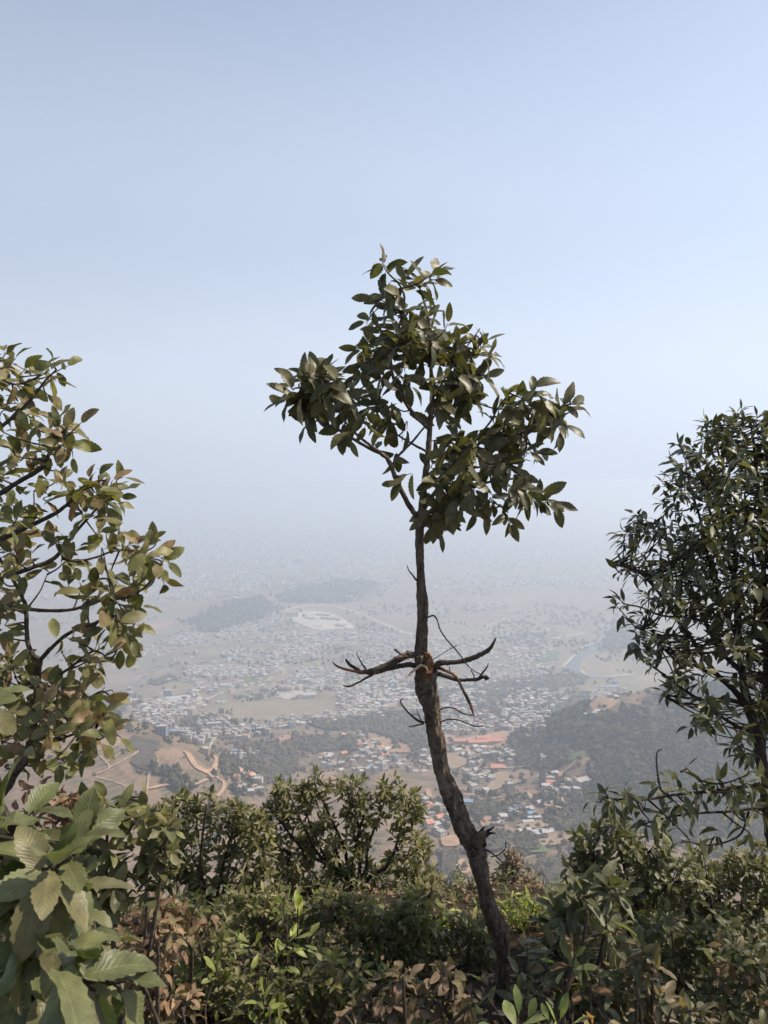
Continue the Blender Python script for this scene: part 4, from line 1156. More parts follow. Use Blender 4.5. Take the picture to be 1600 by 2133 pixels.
def bark_mat(name, c1, c2, c3, scale=26):
    m, n, l, b, out = new_mat(name)
    t = n.new('ShaderNodeTexCoord')
    mp = n.new('ShaderNodeMapping'); mp.inputs['Scale'].default_value = (1, 1, .42)
    l.new(t.outputs['Object'], mp.inputs['Vector'])
    nz = n.new('ShaderNodeTexNoise'); nz.inputs['Scale'].default_value = scale; nz.inputs['Detail'].default_value = 8; nz.inputs['Roughness'].default_value = .68
    l.new(mp.outputs[0], nz.inputs['Vector'])
    r = n.new('ShaderNodeValToRGB'); el = r.color_ramp.elements
    el[0].position, el[0].color = .3, (*c1, 1); el[1].position, el[1].color = .62, (*c2, 1)
    l.new(nz.outputs['Fac'], r.inputs['Fac'])
    # lichen
    n3 = n.new('ShaderNodeTexNoise'); n3.inputs['Scale'].default_value = 17; n3.inputs['Detail'].default_value = 6; n3.inputs['Roughness'].default_value = .7
    l.new(t.outputs['Object'], n3.inputs['Vector'])
    mr = n.new('ShaderNodeMapRange'); mr.inputs['From Min'].default_value = .56; mr.inputs['From Max'].default_value = .66; mr.inputs['To Max'].default_value = .75
    l.new(n3.outputs['Fac'], mr.inputs['Value'])
    mx = n.new('ShaderNodeMixRGB'); mx.inputs['Color2'].default_value = (*c3, 1)
    l.new(mr.outputs[0], mx.inputs['Fac']); l.new(r.outputs['Color'], mx.inputs['Color1'])
    l.new(mx.outputs[0], b.inputs['Base Color'])
    b.inputs['Roughness'].default_value = .95; b.inputs['Specular IOR Level'].default_value = .1
    # cracks
    vo = n.new('ShaderNodeTexVoronoi'); vo.feature = 'DISTANCE_TO_EDGE'; vo.inputs['Scale'].default_value = 55
    l.new(mp.outputs[0], vo.inputs['Vector'])
    mm = n.new('ShaderNodeMath'); mm.operation = 'MULTIPLY_ADD'; mm.inputs[1].default_value = .6
    l.new(vo.outputs['Distance'], mm.inputs[0]); l.new(nz.outputs['Fac'], mm.inputs[2])
    bp = n.new('ShaderNodeBump'); bp.inputs['Strength'].default_value = 1.0; bp.inputs['Distance'].default_value = .02
    l.new(mm.outputs[0], bp.inputs['Height']); l.new(bp.outputs['Normal'], b.inputs['Normal'])
    return m
M_BARK = bark_mat('rough_bark', (.045, .034, .025), (.155, .120, .090), (.22, .19, .155))
M_TWIG = bark_mat('twig_bark', (.045, .036, .028), (.115, .092, .07), (.16, .14, .11), 60)
M_DARKBARK = bark_mat('dark_bark', (.022, .018, .015), (.06, .048, .038), (.10, .09, .075))
M_SPLINT = noisy_mat('splintered_wood', (.36, .22, .13), (.60, .44, .28), 40, rough=.8, bump=.5)
M_REDWOOD = noisy_mat('torn_red_wood', (.13, .06, .035), (.27, .13, .075), 45, rough=.85, bump=.6)

def grow(tubes, LS, skeleton, clusters, leaf, cols, kw, twig_r=.0028, depth_spread=.28, reach=1.0):
    """leaf clusters at the ends of fine twigs that spring from the nearest limb.
    skeleton: (k,3) points along the limbs; clusters: (point, axis, n)"""
    S = np.asarray(skeleton)
    for p, ax, n in clusters:
        d2 = np.linalg.norm(S - p, axis=1)
        k = int(np.argmin(d2 + .25 * np.maximum(0, S[:, 2] - p[2] + .05)))
        q = S[k]
        ln, wd = leaf
        mid = (q + p) / 2 - unit(ax) * np.linalg.norm(p - q) * .12 + np.array([0, 0, -.04]) * np.linalg.norm(p - q)
        tubes.add([q, mid, p - unit(ax) * ln * .35, p], [twig_r * 1.8, twig_r * 1.35, twig_r, twig_r * .6], sides=5, m=4, knob=.08)
        rosette(LS, p, ax, n, ln, wd, cols, **kw)

# ------------------------------------------------------------------ the sapling with the broken limb
T1 = lambda x, y: (520 + x / 2.1053, 480 + y / 2.1053)
tree = empty('oak_sapling', tuple(at(1050, 2085, 4.05)))
tag(tree, 'slender young oak with a snapped limb and leaning trunk standing alone against the sky', 'tree')
TREE0 = np.array(tree.location)
def local(P): return np.asarray(P) - TREE0
D0 = 4.0
trunk_px = [(1044, 2122, 20, .10), (1044, 2090, 17.5, .07), (1048, 2040, 17.5, .05), (1048, 1990, 18, .02), (1042, 1940, 22, .0), (1020, 1890, 20, -.01), (1008, 1840, 18.5, -.02), (999, 1802, 20, -.03), (989, 1765, 22, -.03), (971, 1730, 21, -.03), (955, 1692, 21, -.03), (940, 1655, 22, -.02),
            (922, 1605, 17.5, -.01), (914, 1555, 18.5, 0), (903, 1505, 17.5, 0), (897, 1465, 19, 0), (886, 1430, 22, 0), (881, 1392, 19, 0), (876, 1362, 14, 0), (877, 1330, 12, 0), (880, 1290, 11, 0), (881, 1258, 11, 0), (877, 1215, 9.2, 0),
            (875, 1150, 8.4, .0), (875, 1100, 9.2, 0), (877, 1072, 9.2, 0)]
px2m = D0 / FPX
tb = Tubes()
P = [local(at(x, y, D0 + dz)) for x, y, r, dz in trunk_px]
tb.add(P, [r * px2m * (.90 if y > 1430 else .96) for x, y, r, dz in trunk_px], sides=56, m=16, knob=.22, groove=.26, jitter=.012)
# burrs and the knob where an old branch came off
for (x, y, r, dz, ex, ey, er) in [(993, 1748, 13, -.05, 1012, 1732, 8), (954, 1690, 14, -.05, 968, 1692, 8), (898, 1420, 11, -.02, 905, 1400, 8), (1043, 1935, 15, -.02, 1056, 1925, 6)]:
    tb.add([local(at(x - 6, y + 8, D0 + dz)), local(at((x + ex) / 2, (y + ey) / 2, D0 + dz - .01)), local(at(ex, ey, D0 + dz - .02))], [r * px2m, (r * .85) * px2m, er * px2m * .6], sides=14, m=6, knob=.3)
mesh_obj('trunk', tb.mesh('trunk', M_BARK), tree)

skel = []
def limb(name, pts, r0, r1, dz0=0, dz1=0, parent=tree, conv=T1, mat=M_BARK, depth=D0, sk=skel, loc=local, sides=9, knob=.16, jitter=.05):
    tb = Tubes()
    n = len(pts)
    f = np.linspace(0, 1, n)
    P = [at(*conv(*p), depth + dz0 + (dz1 - dz0) * q) for p, q in zip(pts, f)]
    C = tb.add([loc(p) for p in P], [(r0 + (r1 - r0) * q) for q in f], sides=sides, m=7, knob=knob, jitter=jitter)
    if sk is not None: sk.extend(list(smooth_line(np.array(P), 5)))
    mesh_obj(name, tb.mesh(name, mat), parent)
limb('branch', [(748, 1262), (757, 1200), (768, 1100), (780, 1000), (790, 880), (800, 750), (796, 640), (795, 520), (790, 430), (770, 330), (745, 250)], .019, .005, 0, .05)
limb('branch', [(790, 870), (755, 840), (715, 800), (665, 725), (632, 650), (618, 560), (640, 470), (670, 370), (678, 290), (655, 235), (620, 200)], .012, .004, 0, -.12)
limb('branch', [(742, 1258), (722, 1240), (680, 1170), (640, 1085), (615, 1020), (590, 985), (545, 965), (480, 930), (400, 880), (330, 842), (260, 770), (220, 690)], .015, .004, 0, -.22)
limb('branch', [(600, 995), (540, 950), (470, 895), (420, 840), (385, 780), (340, 690), (310, 630)], .008, .003, -.12, -.4)
limb('branch', [(628, 1040), (640, 1005), (672, 968), (720, 920), (760, 870), (810, 815), (850, 730), (930, 640)], .008, .003, -.08, .2)
limb('branch', [(775, 968), (735, 948), (690, 922), (645, 895), (600, 868), (560, 800)], .007, .003, 0, .18)
limb('branch', [(757, 1245), (780, 1195), (830, 1125), (880, 1050), (930, 985), (1000, 905), (1055, 840), (1095, 770), (1150, 700)], .013, .003, 0, .15)
limb('branch', [(762, 1262), (800, 1225), (850, 1172), (930, 1140), (1020, 1110), (1110, 1095), (1190, 1090), (1260, 1130)], .012, .003, 0, -.2)
limb('branch', [(756, 1285), (800, 1250), (870, 1215), (960, 1185), (1050, 1188), (1110, 1215)], .008, .003, 0, .12)
limb('branch', [(815, 1120), (880, 1075), (980, 1042), (1060, 1035), (1140, 1040), (1210, 1085)], .008, .003, .02, -.35)
limb('branch', [(930, 985), (990, 945), (1060, 910), (1170, 895), (1250, 860), (1310, 815), (1370, 770), (1410, 745)], .009, .003, .08, -.1)
limb('branch', [(800, 740), (850, 660), (905, 570), (960, 500), (1010, 430)], .007, .003, .02, .25)
limb('branch', [(905, 640), (970, 650), (1020, 600), (1065, 540)], .005, .003, .15, .1)
limb('branch', [(620, 690), (580, 650), (530, 610), (480, 560)], .005, .0025, -.05, .15)
CL = [(575, 150, -.3, -1, 6), (690, 200, .1, -1, 7), (760, 230, .5, -.8, 7), (835, 235, 1, -.4, 5), (530, 300, -1, -.2, 5), (610, 320, -.3, -.6, 6), (680, 330, 0, -1, 7), (800, 360, .6, -.6, 7), (880, 390, .5, -.9, 5), (490, 400, -1, .05, 3),
      (560, 440, -.6, -.4, 6), (660, 430, .1, -.6, 6), (740, 440, .3, -.4, 6), (840, 480, .7, -.3, 6), (520, 510, -.9, -.1, 7), (460, 520, -1, 0, 5), (590, 540, -.2, .5, 7), (650, 520, .1, -.4, 6), (740, 560, .2, .5, 6), (810, 560, .1, .2, 6),
      (880, 540, .6, .2, 6), (930, 480, .5, -.6, 6), (1000, 500, .4, -1, 7), (1045, 470, .6, -.9, 6), (1085, 550, .8, -.2, 5), (960, 590, .5, .2, 6), (1050, 640, .8, .1, 7), (900, 680, .3, -.3, 7), (950, 730, .6, 0, 7), (1010, 760, .7, .3, 6),
      (830, 700, .2, .1, 5), (760, 600, 0, .8, 4), (680, 640, 0, 1, 3), (460, 620, -.5, .5, 5), (300, 600, -.1, -1, 7), (230, 620, -.6, -.6, 7), (180, 650, -.9, -.2, 5), (340, 620, .4, -.8, 5), (370, 670, .3, .1, 6), (280, 690, -.5, 0, 7),
      (200, 720, -.9, 0, 7), (130, 755, -1, .25, 5), (230, 790, -.5, .5, 6), (330, 760, 0, .6, 7), (420, 690, .3, -.5, 6), (500, 720, .7, -.1, 6), (440, 800, .2, .6, 6), (240, 870, -.5, .8, 4), (290, 840, .1, .8, 3), (400, 920, 0, 1, 3),
      (440, 940, .1, 1, 2), (590, 800, .2, -.8, 6), (560, 850, -.3, .2, 6), (610, 900, 0, .8, 4), (510, 880, 0, .9, 4), (690, 890, 0, .8, 2), (660, 820, .4, .6, 3), (1140, 740, .1, -1, 4), (1250, 700, .4, -.9, 4), (1250, 780, .5, .2, 6),
      (1180, 800, 0, .2, 6), (1330, 830, .4, .8, 6), (1390, 745, .5, -.8, 7), (1440, 760, .9, -.1, 6), (1400, 860, .8, .2, 4), (1370, 910, .3, 1, 5), (1120, 860, -.2, -.5, 7), (1200, 880, .3, .3, 7), (1080, 900, -.2, .3, 6), (1130, 950, .2, .8, 7),
      (1220, 960, .5, .6, 7), (1290, 980, .8, .4, 5), (900, 900, -.2, -.8, 6), (870, 930, -.6, .2, 5), (950, 990, 0, .3, 7), (1030, 1000, .3, .2, 7), (890, 1010, .1, -.5, 6), (1140, 1040, .4, .5, 7), (1190, 1090, .5, .6, 7), (1070, 1090, .2, .4, 6),
      (950, 1090, 0, .4, 6), (840, 1060, -.3, .2, 5), (805, 1120, -.3, .3, 4), (900, 1130, .1, .3, 5), (1000, 1150, .3, .3, 6), (1230, 1140, .8, .1, 7), (1270, 1190, .8, .5, 6), (1310, 1200, .9, .3, 4), (1190, 1190, .3, .8, 4), (1100, 1205, .8, .5, 3),
      (1070, 1220, .3, .9, 3), (990, 1250, 0, 1, 3), (1040, 1260, .5, .8, 2), (880, 1275, .3, .8, 5), (820, 1310, -.3, .9, 4), (860, 1300, .5, .8, 4), (795, 1310, -.5, .6, 2), (930, 1220, .2, .4, 5), (850, 1230, .1, .2, 4), (880, 730, .4, -.2, 5), (930, 800, .4, .3, 4), (860, 640, .5, -.5, 5), (990, 690, .4, .2, 5), (560, 700, -.2, .4, 4), (720, 700, .3, .3, 4), (1300, 760, .1, .1, 5)]
CL = [(x, y - 28 if y < 260 else y, dx, dy, n) for x, y, dx, dy, n in CL]
CL = CL + [(x + rng.normal(0, 60), y + rng.normal(0, 52), dx + rng.normal(0, .4), dy + rng.normal(0, .4), 4) for x, y, dx, dy, n in CL if rng.uniform() < .62 and 100 < x < 1440 and y > 170]
skA = np.array(skel)
LS = Leaves(); tw = Tubes(); cl = []
for x, y, dx, dy, n in CL:
    X_, Y_ = T1(x, y)
    p0 = at(X_, Y_, D0)
    k = np.argmin(np.hypot(*(skA[:, [0, 2]] / skA[:, 1:2] - p0[[0, 2]] / p0[1]).T))
    p = at(X_, Y_, skA[k, 1] + rng.normal(0, .11))
    p = p - img_dir(dx, dy) * .02
    cl.append((local(p), img_dir(dx, dy, rng.normal(0, .4)), n + 1))
grow(tw, LS, skA - TREE0, cl, (.128, .052), OAK, dict(droop=.16, spread=(18, 78), back=.7, upbias=.45, face=.55))
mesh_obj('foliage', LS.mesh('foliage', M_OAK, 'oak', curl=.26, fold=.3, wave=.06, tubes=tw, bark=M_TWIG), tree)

# broken limbs round the wound
T8 = lambda x, y: (660 + x / 4.0, 1140 + y / 4.0)
def stick(name, pts, r, dz=(0, 0), mat=M_TWIG, sides=9, knob=.2, jitter=.08, parent=tree):
    tb = Tubes(); f = np.linspace(0, 1, len(pts))
    tb.add([local(at(*T8(*p), D0 + dz[0] + (dz[1] - dz[0]) * q)) for p, q in zip(pts, f)], np.array(r) * px2m / 4, sides=sides, m=7, knob=knob, jitter=jitter)
    return mesh_obj(name, tb.mesh(name, mat), parent)
b = stick('broken_branch', [(865, 905), (800, 895), (735, 905), (680, 935), (620, 965), (540, 995), (460, 1025), (390, 1040)], [28, 26, 27, 28, 24, 22, 20, 19], (-.03, -.10))
stick('splinter', [(395, 1042), (330, 1035), (260, 1022), (190, 1000), (150, 975), (128, 952)], [17, 14, 11, 9, 7, 3], (-.10, -.12), M_REDWOOD, parent=b)
stick('splinter', [(760, 905), (700, 905), (640, 930), (590, 945)], [12, 12, 8, 2], (-.05, -.08), M_SPLINT, parent=b)
stick('splinter', [(790, 890), (755, 868), (735, 885)], [8, 12, 5], (-.06, -.07), M_SPLINT, parent=b)
stick('splinter', [(720, 900), (690, 930), (640, 920)], [14, 10, 3], (-.07, -.1), M_REDWOOD, parent=b)
b2 = stick('broken_branch', [(830, 985), (770, 980), (690, 990), (600, 1010), (520, 1035), (440, 1045), (390, 1040)], [24, 22, 20, 19, 20, 18, 10], (.0, -.06))
stick('twig', [(480, 1048), (420, 1085), (340, 1130), (265, 1160), (218, 1150)], [11, 10, 8, 7, 4], (-.06, -.02), parent=b2)
stick('twig', [(350, 1022), (300, 995), (260, 965), (240, 935)], [14, 14, 12, 5], (-.10, -.05), parent=b)
stick('twig', [(258, 965), (250, 940), (245, 930)], [8, 7, 4], (-.06, -.06), parent=b)
stick('twig', [(408, 1015), (380, 975), (350, 925), (330, 875)], [8, 7, 5, 3], (-.10, -.08), parent=b)
stick('twig', [(700, 890), (670, 868), (648, 850)], [10, 10, 8], (-.04, 0), parent=b)
# the torn wound itself
stick('wound', [(915, 880), (935, 960), (940, 1030), (925, 1100), (915, 1170)], [22, 36, 34, 24, 6], (-.04, -.045), M_REDWOOD, knob=.5, jitter=.1, sides=18)
stick('splinter', [(905, 1000), (870, 985), (820, 1015), (780, 1050), (758, 1078)], [8, 12, 11, 7, 2], (-.06, -.09), M_SPLINT, parent=b2)
stick('splinter', [(890, 985), (915, 1010), (928, 1050)], [10, 9, 3], (-.085, -.08), M_SPLINT, parent=b2)
def fibres(name, box, n, ln, ang, mat, parent, dz=(-.09, -.05), r=(3, 7)):
    for q in range(n):
        x, y = rng.uniform(box[0], box[2]), rng.uniform(box[1], box[3])
        t = math.radians(rng.normal(*ang)); l_ = rng.uniform(.4, 1) * ln
        z0 = rng.uniform(*dz)
        stick(name, [(x, y), (x + math.cos(t) * l_ * .5, y + math.sin(t) * l_ * .5), (x + math.cos(t + .04) * l_, y + math.sin(t + .04) * l_)], [rng.uniform(*r), r[0], 1], (z0, z0 - .015), mat, sides=5, knob=.3, jitter=.15, parent=parent)
fibres('splinter', (690, 890, 780, 925), 9, 90, (165, 14), M_SPLINT, b)
fibres('splinter', (800, 880, 930, 930), 8, 50, (95, 30), M_SPLINT, b2, (-.06, -.045), (2, 5))
fibres('splinter', (860, 960, 930, 1060), 12, 70, (100, 22), M_REDWOOD, b2, (-.07, -.05), (3, 6))
# right hand side
stick('broken_branch', [(975, 1085), (968, 1040), (990, 990), (1030, 962), (1100, 962), (1190, 952), (1270, 930), (1360, 895), (1430, 862)], [34, 30, 27, 24, 22, 20, 22, 20, 18], (.0, -.12))
stick('broken_branch', [(1425, 865), (1455, 830), (1475, 790), (1492, 755)], [18, 14, 10, 6], (-.12, -.14))
b3 = stick('broken_branch', [(985, 1045), (1040, 1060), (1110, 1085), (1190, 1108), (1280, 1102), (1350, 1095), (1395, 1075)], [22, 19, 17, 15, 14, 16, 10], (0, -.10))
stick('splinter', [(1010, 1005), (1050, 1018), (1110, 1045), (1170, 1085)], [16, 14, 12, 12], (-.03, -.06), M_REDWOOD, parent=b3)
stick('broken_branch', [(1170, 1095), (1200, 1150), (1235, 1220), (1270, 1290), (1290, 1340)], [12, 12, 12, 13, 11], (-.06, -.12))
stick('splinter', [(1280, 1310), (1298, 1365), (1315, 1418)], [12, 9, 2], (-.12, -.125), M_REDWOOD, parent=b3)
stick('twig', [(1350, 1095), (1385, 1040), (1415, 1005), (1430, 965)], [10, 8, 6, 3], (-.10, -.12), parent=b3)
stick('twig', [(1375, 1080), (1410, 1085), (1432, 1095)], [12, 16, 12], (-.10, -.11), M_DARKBARK, parent=b3)
stick('twig', [(1390, 1078), (1405, 1100), (1408, 1112)], [8, 7, 4], (-.10, -.11), M_DARKBARK, parent=b3)
stick('twig', [(1110, 1045), (1108, 1020), (1105, 995)], [5, 5, 3], (-.05, -.05), parent=b3)
stick('twig', [(1320, 1125), (1305, 1060), (1280, 1020)], [4, 5, 4], (-.10, -.10), parent=b3)
# hanging bark and twigs
stick('twig', [(868, 630), (885, 600), (930, 580), (975, 570), (1005, 610), (1025, 680), (1080, 765), (1150, 845), (1205, 910), (1250, 975), (1310, 1030), (1380, 1060)], [7, 7, 7, 7, 6, 6, 6, 6, 5, 5, 4, 3], (-.03, -.14))
stick('twig', [(975, 570), (1000, 600), (1015, 640)], [5, 5, 3], (-.06, -.05))
stick('twig', [(1130, 835), (1150, 828), (1172, 812)], [4, 4, 2], (-.1, -.1))
stick('twig', [(1130, 838), (1070, 870), (1010, 910), (950, 945)], [4, 3, 3, 2], (-.1, -.05))
stick('twig', [(905, 770), (915, 830), (915, 930)], [4, 4, 4], (-.04, -.04))
stick('twig', [(918, 640), (925, 700), (912, 760), (905, 780)], [4, 5, 4, 3], (-.04, -.03), M_REDWOOD)
stick('twig', [(830, 275), (800, 235), (765, 190), (752, 150)], [9, 7, 5, 3], (0, -.05))
stick('twig', [(895, 1462), (840, 1440), (780, 1395), (730, 1340), (702, 1300), (700, 1270), (725, 1265)], [12, 10, 8, 7, 6, 5, 4], (-.02, -.12))
stick('twig', [(870, 1440), (850, 1400), (830, 1350)], [5, 4, 2], (-.04, -.06))
stick('twig', [(790, 1395), (830, 1392), (860, 1400)], [3, 3, 2], (-.08, -.06))
stick('twig', [(890, 1472), (840, 1480), (795, 1492), (760, 1495)], [6, 6, 5, 3], (-.02, -.08))
stick('twig', [(800, 1488), (780, 1500)], [4, 2], (-.06, -.07))
stick('twig', [(1015, 1360), (1060, 1338), (1130, 1338), (1190, 1370), (1250, 1395), (1310, 1398)], [6, 6, 6, 6, 5, 5], (0, -.1))
stick('twig', [(1035, 1455), (1090, 1435), (1170, 1438), (1250, 1465), (1320, 1492), (1390, 1495)], [6, 6, 6, 5, 5, 3], (0, -.1))
R2_ = lambda x, y: ((880 + x / 4.0 - 660) * 4, (1640 + y / 4.0 - 1140) * 4)
for q in ([(470, 400), (500, 350), (520, 330)], [(480, 400), (530, 370), (580, 345), (600, 325)], [(490, 410), (560, 385), (610, 380)], [(510, 480), (515, 430), (560, 390)]):
    stick('twig', [R2_(*p) for p in q], [24, 12, 4] if len(q) == 3 else [24, 14, 8, 4], (-.04, -.08), M_DARKBARK)
stick('twig', [R2_(*p) for p in [(530, 520), (580, 550), (640, 600), (690, 660)]], [7, 6, 5, 3], (-.03, -.1), M_DARKBARK)
stick('twig', [R2_(*p) for p in [(570, 580), (640, 560), (690, 510), (695, 460), (730, 480)]], [5, 5, 4, 4, 2], (-.03, -.12), M_DARKBARK)
stick('twig', [R2_(*p) for p in [(80, 820), (70, 870), (60, 895)]], [5, 4, 2], (0, 0), M_DARKBARK)

# ------------------------------------------------------------------ shrubs and trees round the frame
def plant(name, label, cat, base_px, depth, limbs, clusters, leaf, cols, mat, shape, rosette_kw, bark=M_TWIG, leafkw=None, group=None, spread=.25, twig_r=.0025, conv=lambda x, y: (x, y), stem_part='stem'):
    """a plant traced from the photograph: limbs as polylines (points, r0, r1, depth offset at both ends), clusters (x, y, dx, dy, n)"""
    bx, by = base_px
    b0 = at(bx, by, depth)
    b0[2] = min(b0[2], height(b0[0], b0[1]) + .02) if True else b0[2]
    e = empty(name, tuple(b0)); tag(e, label, cat, group)
    loc = lambda p: np.asarray(p) - b0
    sk = []
    for pts, r0, r1, d0, d1 in limbs:
        limb(stem_part, pts, r0, r1, d0, d1, parent=e, conv=conv, mat=bark, depth=depth, sk=sk, loc=loc, sides=8)
    S = np.array(sk)
    sx, sz = S[:, 0] / S[:, 1], S[:, 2] / S[:, 1]
    LS, tw, cl = Leaves(), Tubes(), []
    for x, y, dx, dy, n in clusters:
        X_, Y_ = conv(x, y)
        p0 = at(X_, Y_, 1.0)
        k = np.argmin(np.hypot(sx - p0[0], sz - p0[2]))
        p = at(X_, Y_, S[k, 1] + rng.normal(0, spread))
        cl.append((loc(p), img_dir(dx, dy, rng.normal(0, .5)), n))
    grow(tw, LS, S - b0, cl, leaf, cols, rosette_kw, twig_r=twig_r)
    mesh_obj('foliage', LS.mesh('foliage', mat, shape, tubes=tw, bark=bark, **(leafkw or {})), e)
    return e

def auto(L, seed=0, n=6):
    """fills in a direction (outwards, a little up) for clusters given as bare points"""
    out = []
    for q in L:
        if len(q) >= 5: out.append(q)
        else:
            a = rng.uniform(-2.6, .6)
            out.append((q[0], q[1], math.cos(a) * .9 + .25, math.sin(a) * .8, n if len(q) == 2 else q[2]))
    return out

# left oak
T2 = lambda x, y: (x / 2.1333, 700 + y / 2.1333)
leftc = auto([(20, 70), (30, 140), (110, 150, .3, -.5, 6), (200, 150, .5, -.5, 5), (240, 115, .1, -1, 3), (300, 135, .8, -.3, 4), (250, 200, .6, .6, 4), (150, 230, .3, .6, 4), (230, 270, .8, .5, 4), (60, 260, -.2, -.5, 5), (20, 230), (120, 320, .6, .1, 5), (180, 350, .5, .2, 5), (160, 400, .2, .3, 6), (260, 380, .5, -.3, 6), (320, 400, .7, -.2, 6), (360, 385, .6, -.5, 3),
    (40, 330), (20, 420), (60, 500), (120, 470), (240, 470), (300, 500, .5, .2, 5), (325, 540, .2, .8, 4), (200, 520), (130, 600), (40, 600), (280, 620, .2, .5, 4), (300, 680), (230, 710), (400, 660, -.2, -.3, 6), (440, 620, .1, -1, 6), (500, 640, .3, -.8, 6), (550, 680, .8, -.3, 5), (540, 720, .8, .2, 5), (430, 720), (480, 780, .3, .6, 6), (340, 760), (20, 740), (60, 800), (120, 780), (30, 860), (270, 880), (280, 920), (440, 870),
    (500, 880, .6, .2, 6), (550, 880, .7, .2, 6), (600, 930, .5, 0, 6), (650, 930, .4, -.6, 6), (690, 900, .2, -1, 3), (710, 980, .8, -.1, 6), (750, 1000, .9, .1, 3), (700, 1030, .4, .5, 6), (730, 1100, .3, .9, 4), (640, 1010), (580, 1040, .1, .7, 4), (450, 980, 0, 1, 2), (310, 1000), (400, 1060), (300, 1090, -.2, -.4, 5), (520, 1060), (500, 1110, -.1, -.6, 4), (430, 1120, -.6, .1, 4), (590, 1080), (630, 1200, .8, .1, 4), (560, 1210, .6, .3, 5),
    (500, 1200), (380, 1200, -.1, .3, 3), (450, 1270, -.3, .3, 5), (560, 1290, .6, .5, 6), (605, 1280, .8, 0, 4), (590, 1350, .6, .3, 5), (540, 1390, .1, 1, 5), (590, 1390, .5, .8, 4), (360, 1340), (440, 1360), (390, 1470, 0, .8, 4), (430, 1460, .2, .9, 3), (465, 1560, .3, -.5, 3), (510, 1600, .7, .7, 2), (440, 1660, .2, .2, 4), (400, 1700), (505, 1745, .2, -.2, 3), (540, 1785, .9, .4, 2), (420, 1780, .2, .9, 4), (350, 1890, .1, 1, 5), (320, 1850),
    (280, 1900), (300, 1700), (200, 1700), (100, 1700), (150, 1620), (250, 1560), (300, 1560), (350, 1600), (60, 1420), (30, 1330), (50, 1200), (20, 1130), (60, 960), (100, 920), (30, 1050), (140, 950), (80, 1480), (180, 1500), (220, 1640), (100, 1560), (40, 1260), (-40, 300), (-40, 600), (-40, 900), (-40, 1200), (-40, 1500), (-60, 1700), (10, 1780), (130, 1790), (230, 1780), (60, 1900), (380, 1620, .3, .3, 5), (330, 1660, .3, .3, 6), (260, 1670), (170, 1680), (380, 1760, .4, .6, 5)], n=6)
plant('oak_tree', 'broad oak at the left edge with bare forked limbs and sunlit olive leaves', 'tree', (-150, 2000), 3.1,
    [([(-330, 2600), (-200, 2300), (-60, 2080), (20, 2010), (60, 1945), (110, 1890), (160, 1850)], .035, .012, 0, -.1),
     ([(20, 2010), (90, 1900), (140, 1780), (160, 1620), (170, 1520), (178, 1440)], .016, .010, -.05, .05),
     ([(178, 1440), (150, 1420), (125, 1370), (118, 1290), (115, 1205), (85, 1130), (55, 1080), (20, 1020), (-30, 950)], .011, .006, .05, .1),
     ([(178, 1440), (230, 1385), (300, 1325), (380, 1290), (450, 1265), (530, 1240), (600, 1260)], .009, .003, .05, -.25),
     ([(115, 1212), (200, 1220), (300, 1218), (360, 1205), (430, 1180), (500, 1170), (570, 1160), (640, 1120), (690, 1060), (720, 1010)], .008, .003, .1, -.2),
     ([(178, 1445), (150, 1510), (100, 1570), (40, 1620), (-30, 1650)], .010, .008, .05, .1),
     ([(-60, 720), (0, 700), (80, 650), (180, 590), (212, 540), (240, 460), (300, 410)], .013, .004, .1, -.1),
     ([(-60, 930), (50, 880), (160, 830), (260, 780), (340, 710), (420, 650), (480, 640)], .012, .003, .15, -.1),
     ([(60, 1060), (140, 1030), (220, 1000), (270, 960), (330, 880), (400, 800), (460, 740), (520, 700)], .011, .003, .1, .2),
     ([(280, 990), (340, 1000), (420, 985), (490, 960), (560, 950), (640, 960)], .006, .003, .12, .25),
     ([(-60, 480), (0, 410), (70, 350), (140, 280), (200, 200), (250, 150)], .010, .003, .2, .1),
     ([(60, 350), (110, 400), (170, 420), (240, 440)], .005, .003, .15, .2),
     ([(-60, 170), (0, 190), (70, 215), (150, 190), (210, 160)], .006, .003, .2, .1),
     ([(240, 1520), (310, 1475), (380, 1420), (430, 1400), (490, 1440)], .006, .003, .0, -.2),
     ([(170, 1560), (260, 1600), (360, 1620), (450, 1580), (490, 1600)], .006, .003, .0, -.2),
     ([(60, 1945), (150, 1865), (250, 1800), (330, 1770), (420, 1750)], .008, .003, -.1, -.25),
     ([(130, 1200), (180, 1130), (210, 1060)], .004, .002, .1, .15), ([(150, 790), (152, 740), (150, 690)], .004, .002, .1, .1)],
    leftc + [(x + rng.normal(0, 40), y + rng.normal(0, 40), dx + rng.normal(0, .5), dy + rng.normal(0, .5), 4) for x, y, dx, dy, n in leftc if x < 660 and rng.uniform() < .28], (.096, .043), OAKSUN + [DEAD[0]], M_OAKSUN, 'oak', dict(droop=.18, spread=(25, 85), back=.9, upbias=.6, face=.5), leafkw=dict(curl=.24, fold=.28, wave=.08), conv=T2, spread=.16, stem_part='branch')

